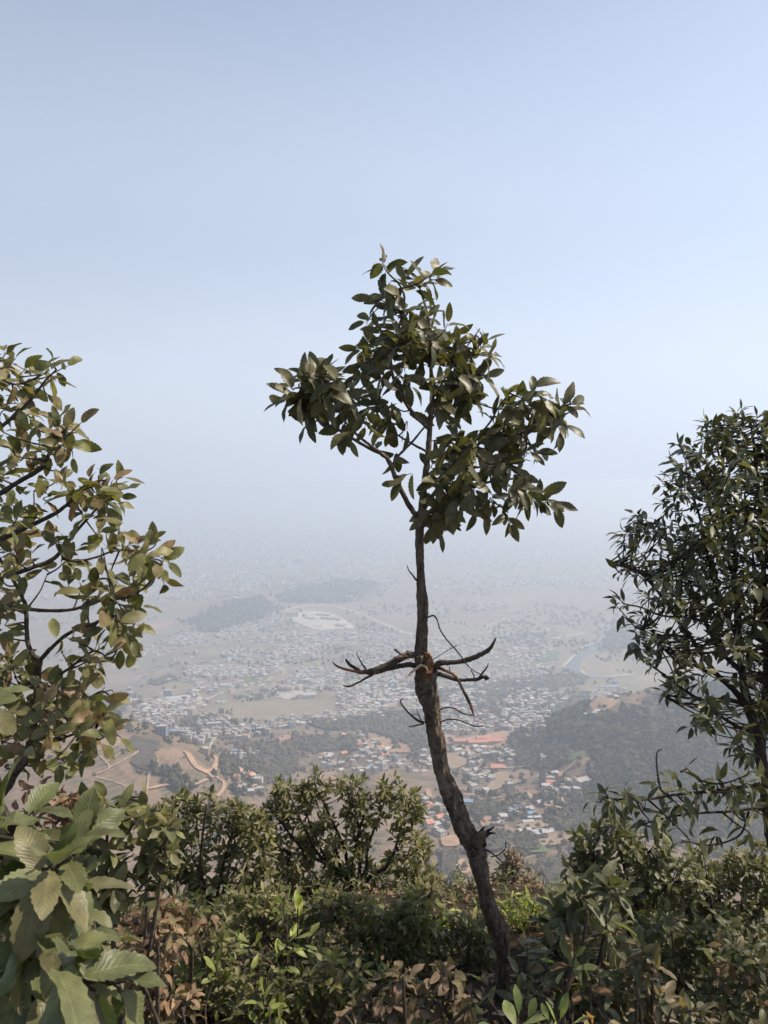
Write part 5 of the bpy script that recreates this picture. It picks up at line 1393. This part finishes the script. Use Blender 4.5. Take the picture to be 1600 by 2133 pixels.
# right laurel
T3 = lambda x, y: (1180 + x / 2.424, 820 + y / 2.424)
blobs3 = [(760, 190, 90, 90), (920, 140, 100, 70), (850, 290, 130, 110), (600, 330, 80, 80), (540, 440, 70, 60), (660, 440, 110, 90), (940, 350, 110, 110), (780, 510, 140, 100), (520, 560, 60, 50), (340, 650, 50, 45), (330, 740, 75, 60), (280, 850, 65, 55), (430, 690, 80, 70), (560, 730, 110, 90), (720, 700, 130, 110), (900, 650, 130, 130), (450, 870, 100, 80), (620, 880, 120, 100), (800, 880, 130, 110), (950, 850, 100, 120),
          (280, 1060, 40, 35), (320, 1130, 45, 40), (430, 1030, 70, 60), (560, 1030, 100, 80), (700, 1050, 110, 90), (850, 1080, 110, 100), (970, 1080, 80, 110), (400, 1190, 55, 45), (470, 1250, 65, 55), (345, 1290, 45, 40), (400, 1360, 55, 45), (600, 1260, 90, 70), (720, 1210, 70, 70), (620, 1340, 50, 40), (510, 1430, 60, 45), (480, 1520, 45, 40), (650, 1420, 60, 40), (740, 1570, 70, 50), (810, 1570, 45, 40), (640, 1660, 25, 22), (685, 1670, 20, 20),
          (900, 1220, 110, 90), (960, 1360, 90, 90), (980, 1510, 90, 80), (860, 1800, 45, 40), (910, 1860, 55, 45), (980, 1720, 80, 80), (1060, 1200, 80, 300), (1060, 700, 80, 300), (1040, 200, 80, 100),
          (1250, 300, 160, 220), (1250, 700, 170, 250), (1260, 1100, 170, 250), (1250, 1450, 150, 180), (1500, 500, 150, 280), (1500, 950, 160, 280), (1480, 1350, 140, 200), (1720, 800, 130, 300), (1720, 1200, 120, 200)]
rc = []
for x, y, a, b_ in blobs3:
    for _ in range(max(2, int(a * b_ * 3.14 / ((1900 if y < 1000 else 2700) if x < 1100 else 1250)))):
        t, q = rng.uniform(0, 6.28), math.sqrt(rng.uniform(0, 1))
        xx, yy = x + a * q * math.cos(t), y + b_ * q * math.sin(t)
        rc.append((xx, yy, (xx - 880) / 420 + rng.normal(0, .45), -.75 + rng.normal(0, .35) + max(0, (yy - 1250) / 500), int(rng.integers(5, 9))))
plant('laurel_tree', 'dense narrow leaved evergreen tree at the right edge, dark with several stems', 'tree', (1640, 1750), 4.3,
    [([(1100, 2700), (1060, 2350), (1030, 2150), (1005, 2000), (985, 1850), (950, 1680), (912, 1560), (888, 1420), (868, 1220), (862, 1050)], .042, .017, .1, .05),
     ([(862, 1060), (845, 940), (852, 800), (822, 640), (826, 520), (792, 380), (800, 230), (772, 150)], .015, .003, .05, .05),
     ([(925, 1600), (850, 1500), (760, 1420), (680, 1310), (600, 1190), (500, 1050), (400, 930), (300, 860), (220, 850)], .018, .003, 0, -.3),
     ([(915, 1570), (800, 1545), (690, 1550), (600, 1500), (520, 1440), (430, 1370), (360, 1300)], .014, .003, 0, -.35),
     ([(960, 1720), (860, 1680), (760, 1620), (650, 1570), (560, 1560), (480, 1520)], .012, .003, 0, -.4),
     ([(880, 1400), (780, 1300), (700, 1150), (640, 1000), (560, 820), (460, 700), (360, 640)], .015, .003, 0, .1),
     ([(870, 1250), (780, 1050), (720, 850), (680, 650), (620, 450), (600, 330)], .014, .003, .05, .2),
     ([(980, 1850), (1000, 1600), (1010, 1350), (1000, 1000), (980, 600), (950, 300), (930, 130)], .028, .005, .2, .3),
     ([(890, 1440), (920, 1300), (950, 1100), (940, 800), (900, 500)], .012, .004, .05, -.2),
     ([(700, 1150), (600, 1130), (480, 1120), (380, 1080), (290, 1060)], .008, .003, -.1, -.3),
     ([(640, 1230), (540, 1220), (450, 1220), (380, 1190)], .007, .003, -.1, -.4),
     ([(760, 1420), (660, 1380), (560, 1330), (460, 1260)], .008, .003, -.1, -.45),
     ([(855, 950), (760, 700), (700, 520), (680, 440)], .010, .003, .0, -.15),
     ([(838, 650), (800, 450), (760, 260), (745, 150)], .009, .003, .05, -.1)],
    rc, (.084, .030), LAUREL, M_LAUREL, 'lance', dict(droop=.32, spread=(18, 80), back=.8, upbias=.7), bark=M_DARKBARK, leafkw=dict(curl=.42, fold=.35, wave=.03), conv=T3, spread=.35, stem_part='trunk')

# big leaved oak shoot close by at the lower left
near = [(-50, 1440, .4, -.7, 5), (-45, 1530, .5, .4, 5), (-40, 1600, .5, .8, 4), (10, 1690, .3, -.8, 5), (70, 1690, .5, -.5, 5), (60, 1760, -.3, -.3, 5), (110, 1800, .5, -.5, 6), (150, 1850, .7, .1, 6), (60, 1850, -.2, .5, 6), (110, 1930, .6, .6, 6), (200, 1960, .8, .1, 5), (160, 2010, .6, .5, 6), (30, 1960, -.3, .7, 6), (210, 2070, .6, .7, 5), (250, 2060, 1, .4, 4), (120, 2090, -.2, .8, 5), (30, 2080, -.4, .7, 5), (180, 1740, .5, -.4, 5), (30, 1890, -.4, .2, 6), (20, 2020, -.5, .5, 5), (-30, 1800, -.3, 0, 6), (-30, 2000, 0, .3, 6), (140, 1780, .4, -.6, 5), (60, 2040, 0, .6, 5)]
plant('oak_shrub', 'large leaved oak shoot nearest the camera filling the lower left corner', 'shrub', (70, 2400), 1.45,
    [([(70, 2500), (95, 2300), (92, 2140), (75, 2050), (60, 1960), (55, 1860), (30, 1740), (-30, 1620), (-60, 1500), (-70, 1400)], .020, .004, .05, 0),
     ([(75, 2050), (110, 1980), (150, 1920), (170, 1850), (150, 1760)], .008, .003, 0, -.05),
     ([(85, 2100), (150, 2060), (210, 2030), (260, 2040)], .007, .003, 0, -.12),
     ([(60, 1960), (10, 1930), (-40, 1900)], .006, .003, 0, .1)],
    [(x, y, dx, dy, n + 2) for x, y, dx, dy, n in near], (.112, .054), [(.085, .105, .042), (.062, .080, .032), (.105, .125, .052), (.13, .14, .065), (.15, .13, .07)], M_OAKSUN, 'oak', dict(droop=.25, spread=(30, 90), back=.8, upbias=.9, jit=.25), bark=M_DARKBARK, leafkw=dict(curl=.24, fold=.3, wave=.10), spread=.08, twig_r=.003)

def bush(name, label, cat, depth, blobs, leaf, cols, mat, shape, base=None, dens=1.0, nleaf=(6, 9), kw=None, leafkw=None, bark=M_TWIG, nstem=5, thick=.014, deep=.6, group=None, extra=None, face=.35):
    """a bush made of leaf masses (cx, cy, rx, ry in photograph pixels at the given depth), each with real depth"""
    cx = np.mean([q[0] for q in blobs]); by = max(q[1] + q[3] for q in blobs)
    if base is None: base = (cx, by)
    b0 = at(base[0], base[1], depth); b0[2] = min(b0[2], float(height(b0[0], b0[1])) + .03)
    zg = float(height(b0[0], b0[1]))
    b0[2] = zg
    e = empty(name, tuple(b0)); tag(e, label, cat, group)
    LS, tw = Leaves(), Tubes()
    m = depth / FPX
    kw = dict(dict(droop=.2, spread=(25, 85), back=.8, upbias=.7), **(kw or {}))
    stems = []
    nb = len(blobs)
    for k in range(nstem):
        q = blobs[int(k * nb / nstem) % nb]
        c = at(q[0], q[1], depth + rng.normal(0, .2 * deep)) - b0
        mid = c * np.array([.55, .55, .5]) + rng.normal(0, .05, 3) * np.linalg.norm(c)
        ts = Tubes()
        P = ts.add([rng.normal(0, .05, 3) * [1, 1, 0], mid * .5 + rng.normal(0, .03, 3), mid, c], [thick, thick * .8, thick * .65, thick * .35], sides=7, m=6, knob=.15, jitter=.05)
        stems.append(P)
        mesh_obj('stem', ts.mesh('stem', bark), e)
    S = np.concatenate(stems)
    S = S[len(S) // 12:]
    for x, y, rx, ry in blobs:
        lp = leaf[0] / m
        n = max(3, int(dens * math.pi * rx * ry / (lp * lp) * 1.5))
        for _ in range(n):
            u = unit(rng.normal(0, 1, 3)); rr = rng.uniform(.25, 1) ** .5
            p = at(x + u[0] * rr * rx, y - u[2] * rr * ry, depth) + np.array([0, 1, 0]) * (u[1] * rr * deep * max(rx, ry) * m) - b0
            if p[2] + b0[2] < height(p[0] + b0[0], p[1] + b0[1]) + .03: continue
            ax = unit(u * np.array([1, 1, .6]) + np.array([0, -face, .55]) + rng.normal(0, .3, 3))
            d2 = np.linalg.norm(S - p, axis=1)
            q = S[int(np.argmin(d2 + .3 * np.maximum(0, S[:, 2] - p[2])))]
            if rng.uniform() < .8:
                tw.add([q, (q + p) / 2 + rng.normal(0, .04, 3) * np.linalg.norm(p - q) - [0, 0, .05 * np.linalg.norm(p - q)], p], [thick * .3, thick * .2, thick * .1], sides=4, m=3, knob=0)
            rosette(LS, p, ax, int(rng.integers(*nleaf)), leaf[0], leaf[1], cols, **kw)
    mesh_obj('foliage', LS.mesh('foliage', mat, shape, tubes=tw, bark=bark, **(leafkw or dict(curl=.2, fold=.25, wave=.04))), e)
    return e

# rhododendrons on the edge of the slope
rk = dict(droop=.15, spread=(20, 80), back=.55, upbias=.7, face=.3)
bush('rhododendron_bush', 'tall many stemmed rhododendron in the middle with gaps showing the town', 'bush', 7.5,
     [(600, 1650, 40, 32), (655, 1632, 42, 26), (730, 1645, 42, 32), (812, 1640, 36, 34), (575, 1700, 40, 45), (640, 1700, 60, 45), (760, 1690, 55, 45), (845, 1690, 45, 45), (700, 1765, 80, 45), (850, 1780, 62, 50), (605, 1775, 70, 50), (885, 1840, 42, 40), (760, 1840, 95, 42), (610, 1850, 85, 45), (690, 1890, 110, 40), (840, 1880, 70, 40)],
     (.092, .030), RHODO, M_SHRUB, 'oval', base=(740, 1990), dens=1.15, kw=rk, nstem=15, thick=.022, bark=M_DARKBARK, deep=.7)
bush('rhododendron_bush', 'smaller rhododendron left of the tall one, under the bare spur', 'bush', 6.8,
     [(430, 1675, 40, 32), (370, 1690, 45, 40), (330, 1720, 45, 45), (500, 1700, 40, 36), (540, 1730, 40, 45), (385, 1720, 40, 40), (480, 1745, 60, 50), (400, 1785, 55, 50), (520, 1800, 60, 50), (450, 1850, 80, 45), (540, 1860, 60, 40), (350, 1800, 40, 50)],
     (.092, .030), RHODO, M_SHRUB, 'oval', base=(450, 1960), dens=1.15, kw=rk, nstem=8, thick=.02, bark=M_DARKBARK, deep=.7)
# left middle shrubs
bush('oak_shrub', 'olive oak shrub behind the large leaved shoot at the left', 'shrub', 2.9,
     [(225, 1680, 60, 45), (300, 1690, 55, 45), (180, 1690, 50, 40), (350, 1730, 40, 50), (340, 1800, 40, 40), (200, 1760, 85, 60), (290, 1775, 60, 50), (130, 1720, 60, 50), (230, 1840, 80, 60), (310, 1840, 50, 50), (150, 1830, 70, 60)],
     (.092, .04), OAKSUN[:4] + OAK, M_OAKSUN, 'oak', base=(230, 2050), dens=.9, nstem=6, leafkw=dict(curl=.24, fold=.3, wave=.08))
bush('withered_shrub', 'withered shrub with reddish brown leaves beside the oak shrub', 'shrub', 3.4,
     [(330, 1890, 70, 40), (400, 1910, 55, 35), (300, 1950, 60, 40), (360, 1970, 55, 35)],
     (.075, .026), [(.12, .055, .038), (.15, .075, .05), (.10, .055, .036), (.13, .09, .05)], M_DEAD, 'oval', base=(340, 2120), dens=.7, nstem=6, kw=dict(droop=.6, spread=(30, 100), back=1.0, upbias=.3), leafkw=dict(curl=.5, fold=.5, wave=.12))
bush('withered_shrub', 'dry branch with russet leaves hanging below the left oak', 'shrub', 2.7,
     [(110, 1680, 45, 35), (80, 1640, 35, 25), (150, 1650, 30, 30), (60, 1700, 40, 30)], (.06, .024), RED, M_DEAD, 'oval', base=(60, 2050), dens=.6, nstem=3,
     kw=dict(droop=.9, spread=(40, 110), back=1.0, upbias=.2), leafkw=dict(curl=.6, fold=.6, wave=.15))
bush('withered_shrub', 'tangle of dry brown twigs and leaves low between the left shrubs', 'shrub', 3.0,
     [(300, 2050, 90, 50), (380, 2100, 80, 40), (250, 2110, 60, 30), (330, 1960, 80, 40)], (.06, .026), DEAD + OAK[:3], M_DEAD, 'oval', base=(330, 2200), dens=.7, nstem=8, kw=dict(droop=.4), leafkw=dict(curl=.4, fold=.4, wave=.1))
# undergrowth along the bottom
und = [('low green shrub left of the yellow shoots', [(430, 1960, 80, 45), (400, 2040, 90, 50), (480, 2080, 70, 50), (400, 1900, 60, 40)], 3.7),
       ('low green shrub under the tall rhododendron', [(520, 1890, 70, 50), (600, 1905, 80, 45), (670, 1890, 50, 50), (560, 1985, 90, 50), (660, 1990, 80, 50)], 4.5),
       ('low green shrub with drooping leaves left of the dead brown leaves', [(620, 2060, 90, 50), (700, 2040, 70, 60), (560, 2110, 80, 40), (680, 2120, 80, 30)], 3.5),
       ('low green shrub between the rhododendron and the leaning trunk', [(740, 1905, 60, 50), (800, 1930, 60, 40), (860, 1905, 50, 50), (780, 1980, 80, 50), (880, 1960, 60, 45)], 4.5)]
for lb, bl, dp in und:
    bush('undergrowth_shrub', lb, 'shrub', dp, bl, (.060, .023), RHODO + [OAKSUN[0], OAKSUN[2], YELLOW[2]], M_SHRUB, 'oval', dens=1.15, kw=dict(droop=.3, spread=(20, 85), back=.8), nstem=8, thick=.009)
def shoots(label, depth, cl, leaf, cols, mat=M_FRESH, shape='spoon', name='young_shoot', droop=.1, leafkw=None, cat='plant', low=60):
    xs = np.mean([q[0] for q in cl]); ys = max(q[1] for q in cl)
    b0 = at(xs, ys + 60, depth); b0[2] = float(height(b0[0], b0[1]))
    e = empty(name, tuple(b0)); tag(e, label, cat)
    LS, tw = Leaves(), Tubes()
    for x, y, dx, dy, n in cl:
        p = at(x, y, depth + rng.normal(0, .08)) - b0
        tw = Tubes()
        tw.add([rng.normal(0, .03, 3) * [1, 1, 0], p * .5 + rng.normal(0, .04, 3), p - [0, 0, .04], p], [.007, .005, .004, .002], sides=6, m=5, knob=.1)
        mesh_obj('stem', tw.mesh('stem', M_TWIG), e)
        rosette(LS, p, img_dir(dx, dy, rng.normal(-.2, .2)), n, leaf[0], leaf[1], cols, droop=droop, spread=(15, 75), back=.7, upbias=.6)
    mesh_obj('foliage', LS.mesh('foliage', mat, shape, **(leafkw or dict(curl=.12, fold=.3, wave=.04))), e)
    return e
bush('thicket_shrub', 'olive thicket along the edge of the slope between the rhododendron and the trunk', 'shrub', 7.0,
     [(880, 1870, 50, 30), (940, 1885, 50, 24), (820, 1895, 50, 24), (990, 1893, 36, 18), (700, 1900, 60, 20), (580, 1895, 70, 22)],
     (.10, .034), RHODO + [DEAD[1], OAKSUN[1]], M_SHRUB, 'oval', base=(900, 1930), dens=1.4, nstem=9, thick=.010, kw=dict(droop=.25))
bush('thicket_shrub', 'olive thicket standing directly behind the leaning trunk', 'shrub', 4.7,
     [(860, 1895, 45, 35), (920, 1925, 50, 40), (985, 1945, 50, 40), (900, 1985, 60, 40), (1010, 2000, 36, 26)],
     (.082, .030), OAKSUN[:4] + RHODO[:3] + [DEAD[1]], M_SHRUB, 'oval', base=(950, 2060), dens=1.2, nstem=8, thick=.009, kw=dict(droop=.3))
shoots('yellow green shoots rising above the undergrowth, left of the leaning trunk', 3.6, [(620, 1890, 0, -1, 6), (590, 1880, -.5, -.6, 3), (610, 1955, .4, -.5, 6), (590, 1990, .3, -.4, 5), (520, 1965, -.3, -.4, 5), (640, 1960, .6, -.6, 4)], (.10, .030), YELLOW + [OAKSUN[0]])
shoots('yellowish shoot with upright leaves at the bottom left of centre', 3.2, [(550, 2075, 0, -1, 6), (560, 2110, .3, -.6, 5), (590, 2125, .2, -1, 4)], (.095, .034), YELLOW)
shoots('small yellow sprig among the withered leaves', 3.4, [(450, 2010, -.1, -1, 5), (430, 2020, -.6, -.3, 4)], (.075, .03), YELLOW + [OAKSUN[2]])
bush('withered_shrub', 'heap of big curled tan dead leaves left of the trunk foot', 'shrub', 3.0,
     [(770, 2070, 50, 25), (840, 2035, 60, 30), (915, 2080, 50, 28), (720, 2115, 60, 30), (860, 2110, 110, 30), (950, 2020, 40, 26), (980, 2090, 40, 30)],
     (.070, .036), [(.11, .075, .052), (.15, .11, .078), (.075, .05, .036), (.12, .085, .06), (.045, .055, .024), (.06, .065, .03)], M_DEAD, 'oval', base=(870, 2200), dens=.75, nstem=8, kw=dict(droop=.45, spread=(30, 110)), leafkw=dict(curl=.35, fold=.5, wave=.14))
bush('withered_bush', 'dry brown bush with hanging leaves right of the leaning trunk', 'bush', 9.0,
     [(1066, 1785, 16, 20), (1070, 1805, 26, 26), (1060, 1835, 38, 30), (1100, 1845, 40, 34), (1065, 1875, 50, 35), (1120, 1890, 35, 25)],
     (.12, .030), [(.30, .225, .19), (.22, .165, .14), (.36, .28, .235), (.15, .105, .09)], M_DEAD, 'lance', base=(1080, 1960), dens=4.0, nstem=6, kw=dict(face=.6, droop=.8, spread=(40, 115), upbias=.2), leafkw=dict(curl=.5, fold=.5, wave=.1))
bush('withered_bush', 'small dry brown bush left of the leaning trunk', 'bush', 9.5,
     [(955, 1880, 34, 24), (965, 1860, 18, 20), (930, 1895, 30, 18)], (.105, .024), [(.20, .155, .13), (.15, .11, .09), (.24, .19, .16)], M_DEAD, 'lance', base=(955, 1960), dens=2.2, nstem=4, kw=dict(face=.6, droop=.8, spread=(40, 115), upbias=.2), leafkw=dict(curl=.5, fold=.5, wave=.1))
bush('bamboo_clump', 'bright yellow green clump of narrow leaves right of the trunk', 'plant', 5.5,
     [(1070, 1890, 45, 26), (1115, 1872, 40, 22), (1150, 1895, 40, 26), (1070, 1935, 50, 30), (1130, 1935, 45, 35), (1090, 1965, 50, 26), (1200, 1910, 40, 30)],
     (.115, .024), [(.34, .38, .07), (.42, .43, .09), (.25, .31, .06), (.20, .25, .055)], M_FRESH, 'lance', base=(1100, 2080), dens=1.3, nstem=7, thick=.008, kw=dict(droop=.75, spread=(20, 80), upbias=.6), leafkw=dict(curl=.6, fold=.3, wave=.03))
bush('bamboo_clump', 'yellow green clump of narrow leaves left of the trunk', 'plant', 5.3,
     [(940, 1905, 45, 28), (990, 1920, 26, 30), (930, 1960, 50, 35), (985, 1970, 30, 40), (890, 1925, 36, 26)],
     (.11, .022), [(.27, .30, .06), (.32, .33, .08), (.18, .21, .05), (.26, .22, .09)], M_FRESH, 'lance', base=(950, 2050), dens=1.0, nstem=6, thick=.008, kw=dict(droop=.75, spread=(20, 80), upbias=.6), leafkw=dict(curl=.6, fold=.3, wave=.03))
bush('grey_leaved_shrub', 'shrub with large grey green leaves right of the yellow clump', 'shrub', 3.3,
     [(1200, 1850, 36, 34), (1280, 1850, 44, 34), (1225, 1900, 65, 38), (1185, 1930, 50, 42), (1260, 1930, 60, 42), (1190, 1995, 60, 45), (1175, 1985, 40, 40)],
     (.13, .044), GREYG, M_SHRUB, 'oval', base=(1200, 2120), dens=.85, nstem=7, kw=dict(droop=.15, spread=(20, 80)), leafkw=dict(curl=.2, fold=.35, wave=.05))
bush('evergreen_bush', 'leafy evergreen bush under the wood, right of the dry brown bush', 'bush', 6.0,
     [(1235, 1770, 50, 45), (1280, 1735, 45, 36), (1215, 1820, 40, 40), (1350, 1775, 70, 50), (1300, 1820, 80, 45), (1400, 1835, 75, 50), (1340, 1880, 80, 40)],
     (.10, .034), LAUREL + RHODO[:3], M_SHRUB, 'oval', base=(1320, 1990), dens=1.25, nstem=9, thick=.018, kw=rk, bark=M_DARKBARK)
bush('evergreen_bush', 'pale leaved evergreen bush at the right edge below the bare shoulder', 'bush', 6.4,
     [(1470, 1810, 70, 45), (1560, 1800, 60, 50), (1500, 1870, 90, 50), (1590, 1870, 50, 60), (1430, 1890, 60, 40), (1540, 1930, 80, 40)],
     (.085, .030), RHODO + [(.12, .12, .06)], M_SHRUB, 'oval', base=(1520, 2020), dens=1.15, nstem=9, thick=.018, kw=rk, bark=M_DARKBARK)
for lb, bl, dp, cols in [('dark shaded shrub under the right evergreen bushes', [(1400, 1945, 90, 50), (1480, 1960, 80, 60), (1370, 2010, 80, 50), (1460, 2030, 90, 50)], 4.0, LAUREL[:3] + OAK[:2]),
                   ('dark shaded shrub in the lower right corner', [(1560, 2000, 70, 60), (1540, 2070, 90, 50), (1590, 2120, 60, 40), (1470, 2110, 80, 40)], 3.4, LAUREL[:3] + [DEAD[2]]),
                   ('shrub of grey green and withered leaves at the bottom right', [(1330, 2060, 80, 50), (1400, 2100, 80, 45), (1290, 2110, 70, 40), (1360, 1990, 50, 40)], 3.1, GREYG[1:] + TAN[:3])]:
    bush('undergrowth_shrub', lb, 'shrub', dp, bl, (.080, .028), cols, M_SHRUB, 'oval', dens=1.0, nstem=7, thick=.01, kw=dict(droop=.35))
bush('undergrowth_shrub', 'low shrub of broad dark leaves right of the trunk foot', 'shrub', 3.2,
     [(1180, 2040, 40, 40), (1210, 2065, 70, 40), (1250, 2030, 60, 40), (1170, 2120, 40, 25), (1230, 2115, 80, 30)], (.10, .042), GREYG[1:] + TAN[:2] + [LAUREL[0]], M_SHRUB, 'oval', dens=.85, nstem=7, thick=.009, kw=dict(droop=.4))
shoots('green shoot with one red leaf above the shaded shrubs, right of the trunk', 2.9, [(1195, 1985, 0, -1, 5), (1230, 2040, .4, -.7, 5), (1170, 2010, -.6, -.2, 4)], (.105, .034), [(.10, .13, .045), (.12, .14, .05), (.14, .06, .03)], mat=M_SHRUB)
shoots('low broad leaved seedling on the bare soil at the trunk foot', 3.7, [(1085, 2060, .3, -.8, 5), (1010, 2085, -.4, -.8, 5), (1100, 2020, .5, -.6, 5), (1000, 2040, -.6, -.5, 4)], (.10, .04), GREYG[:2] + OAK[:2] + [TAN[2]], mat=M_SHRUB, shape='oval')
shoots('light green shoot at the bottom edge beside the trunk foot', 2.5, [(1080, 2120, 0, -1, 5), (1100, 2125, .5, -.7, 3), (1030, 2135, -.8, -.3, 2)], (.09, .032), [(.14, .18, .06), (.17, .20, .07)])
shoots('paired light green and reddish shoots at the bottom edge', 2.5, [(1165, 2125, .1, -1, 4), (1145, 2130, -.4, -.8, 2), (1190, 2135, .9, -.3, 3)], (.085, .032), [(.16, .20, .06), (.20, .22, .08)])
shoots('single reddish leaf shoot at the bottom edge', 2.5, [(1237, 2135, 0, -1, 3)], (.075, .026), [(.30, .14, .07), (.26, .12, .06)])
# drooping branch from the right
plant('laurel_branch', 'low trailing laurel branch reaching in from the right above the bushes', 'plant', (1660, 1900), 3.0,
    [([(1750, 2100), (1700, 1800), (1640, 1640), (1560, 1638), (1480, 1648), (1410, 1655), (1350, 1665), (1290, 1665), (1250, 1660)], .009, .0025, .1, -.1),
     ([(1600, 1680), (1520, 1690), (1440, 1695), (1380, 1705), (1330, 1720)], .006, .003, .1, 0),
     ([(1380, 1660), (1370, 1610), (1368, 1570), (1380, 1560)], .004, .002, 0, 0),
     ([(1480, 1648), (1450, 1620), (1430, 1600)], .004, .002, 0, 0),
     ([(1560, 1690), (1540, 1740), (1480, 1760), (1420, 1750)], .005, .002, .1, .1)],
    [(1260, 1650, -.5, -.7, 8), (1300, 1640, -.2, -.9, 8), (1280, 1690, -.5, .6, 7), (1310, 1680, .2, .7, 6), (1370, 1620, -.2, -.8, 6), (1400, 1640, .4, -.3, 6), (1430, 1600, .8, -.3, 4), (1460, 1640, .7, -.2, 6), (1500, 1650, .3, .7, 6), (1440, 1690, .3, .7, 6), (1400, 1700, -.4, .7, 6), (1340, 1720, -.6, .6, 6), (1380, 1740, 0, .8, 5), (1550, 1650, .2, -.8, 6), (1560, 1600, .3, -.8, 6), (1590, 1620, .2, -.7, 6), (1530, 1700, .2, .6, 6), (1480, 1750, -.3, .6, 5), (1420, 1755, -.7, .4, 5), (1560, 1740, .3, .6, 6), (1590, 1700, .2, .2, 7), (1345, 1670, .1, -.8, 5), (1500, 1625, -.2, -.8, 7), (1530, 1660, .2, .5, 7), (1570, 1645, -.3, .6, 7), (1600, 1660, .3, .4, 7), (1460, 1670, -.3, .7, 6), (1420, 1650, 0, -.8, 6), (1550, 1620, .4, -.7, 7), (1240, 1670, -.9, .2, 6)],
    (.082, .023), LAUREL, M_LAUREL, 'lance', dict(droop=.35, spread=(20, 85), back=.8, upbias=.6), bark=M_DARKBARK, leafkw=dict(curl=.4, fold=.35, wave=.03), spread=.1)

# dead leaves and low growth covering the soil of the hilltop
LS = Leaves()
n = 9000
r_ = 1.2 + 13 * rng.uniform(0, 1, n) ** .8; a_ = rng.uniform(-.75, .75, n)
x_, y_ = np.sin(a_) * r_, np.cos(a_) * r_
z_ = height(x_, y_) + rng.uniform(.005, .05, n)
d_ = unit(np.stack([rng.normal(0, 1, n), rng.normal(0, 1, n), rng.normal(-.1, .25, n)], -1))
n_ = unit(np.stack([rng.normal(0, .4, n), rng.normal(0, .4, n), np.ones(n)], -1))
c_ = np.array(TAN + DEAD + RED)[rng.integers(12, size=n)] * rng.uniform(.4, 1.1, (n, 1))
LS.add(np.stack([x_, y_, z_], -1), d_, n_, rng.uniform(.05, .11, n), rng.uniform(.025, .05, n), c_)
tag(mesh_obj('fallen_leaves', LS.mesh('fallen_leaves', M_DEAD, 'lance', curl=.3, fold=.4, wave=.1)), 'brown fallen leaves lying on the hilltop soil', 'leaves', kind='stuff')
LS, tw = Leaves(), Tubes()
n = 2600
r_ = 2.3 + 9 * rng.uniform(0, 1, n); a_ = rng.uniform(-.62, .62, n)
for rr, aa in zip(r_, a_):
    g = np.array([math.sin(aa) * rr, math.cos(aa) * rr, 0]); g[2] = height(g[0], g[1]); h_ = rng.uniform(.04, .20)
    if rr < 4.3 and 960 < 800 + FPX * math.tan(aa) < 1120: continue
    p = g + [rng.normal(0, .08), rng.normal(0, .08), h_]
    rosette(LS, p, unit([rng.normal(0, .4), rng.normal(0, .4), 1]), 6, .06, .022, OAK[:3] + LAUREL[:3] + RHODO[:3] + [YELLOW[2]], droop=.3)
    tw.add([g - [0, 0, .03], (g + p) / 2 + rng.normal(0, .03, 3), p], [.004, .003, .002], sides=4, m=2, knob=0)
gc = mesh_obj('ground_cover', LS.mesh('ground_cover', M_SHRUB, 'lance', curl=.25, fold=.3, tubes=tw, bark=M_TWIG)); tag(gc, 'low leafy ground cover under the shrubs', 'ground cover', kind='stuff')
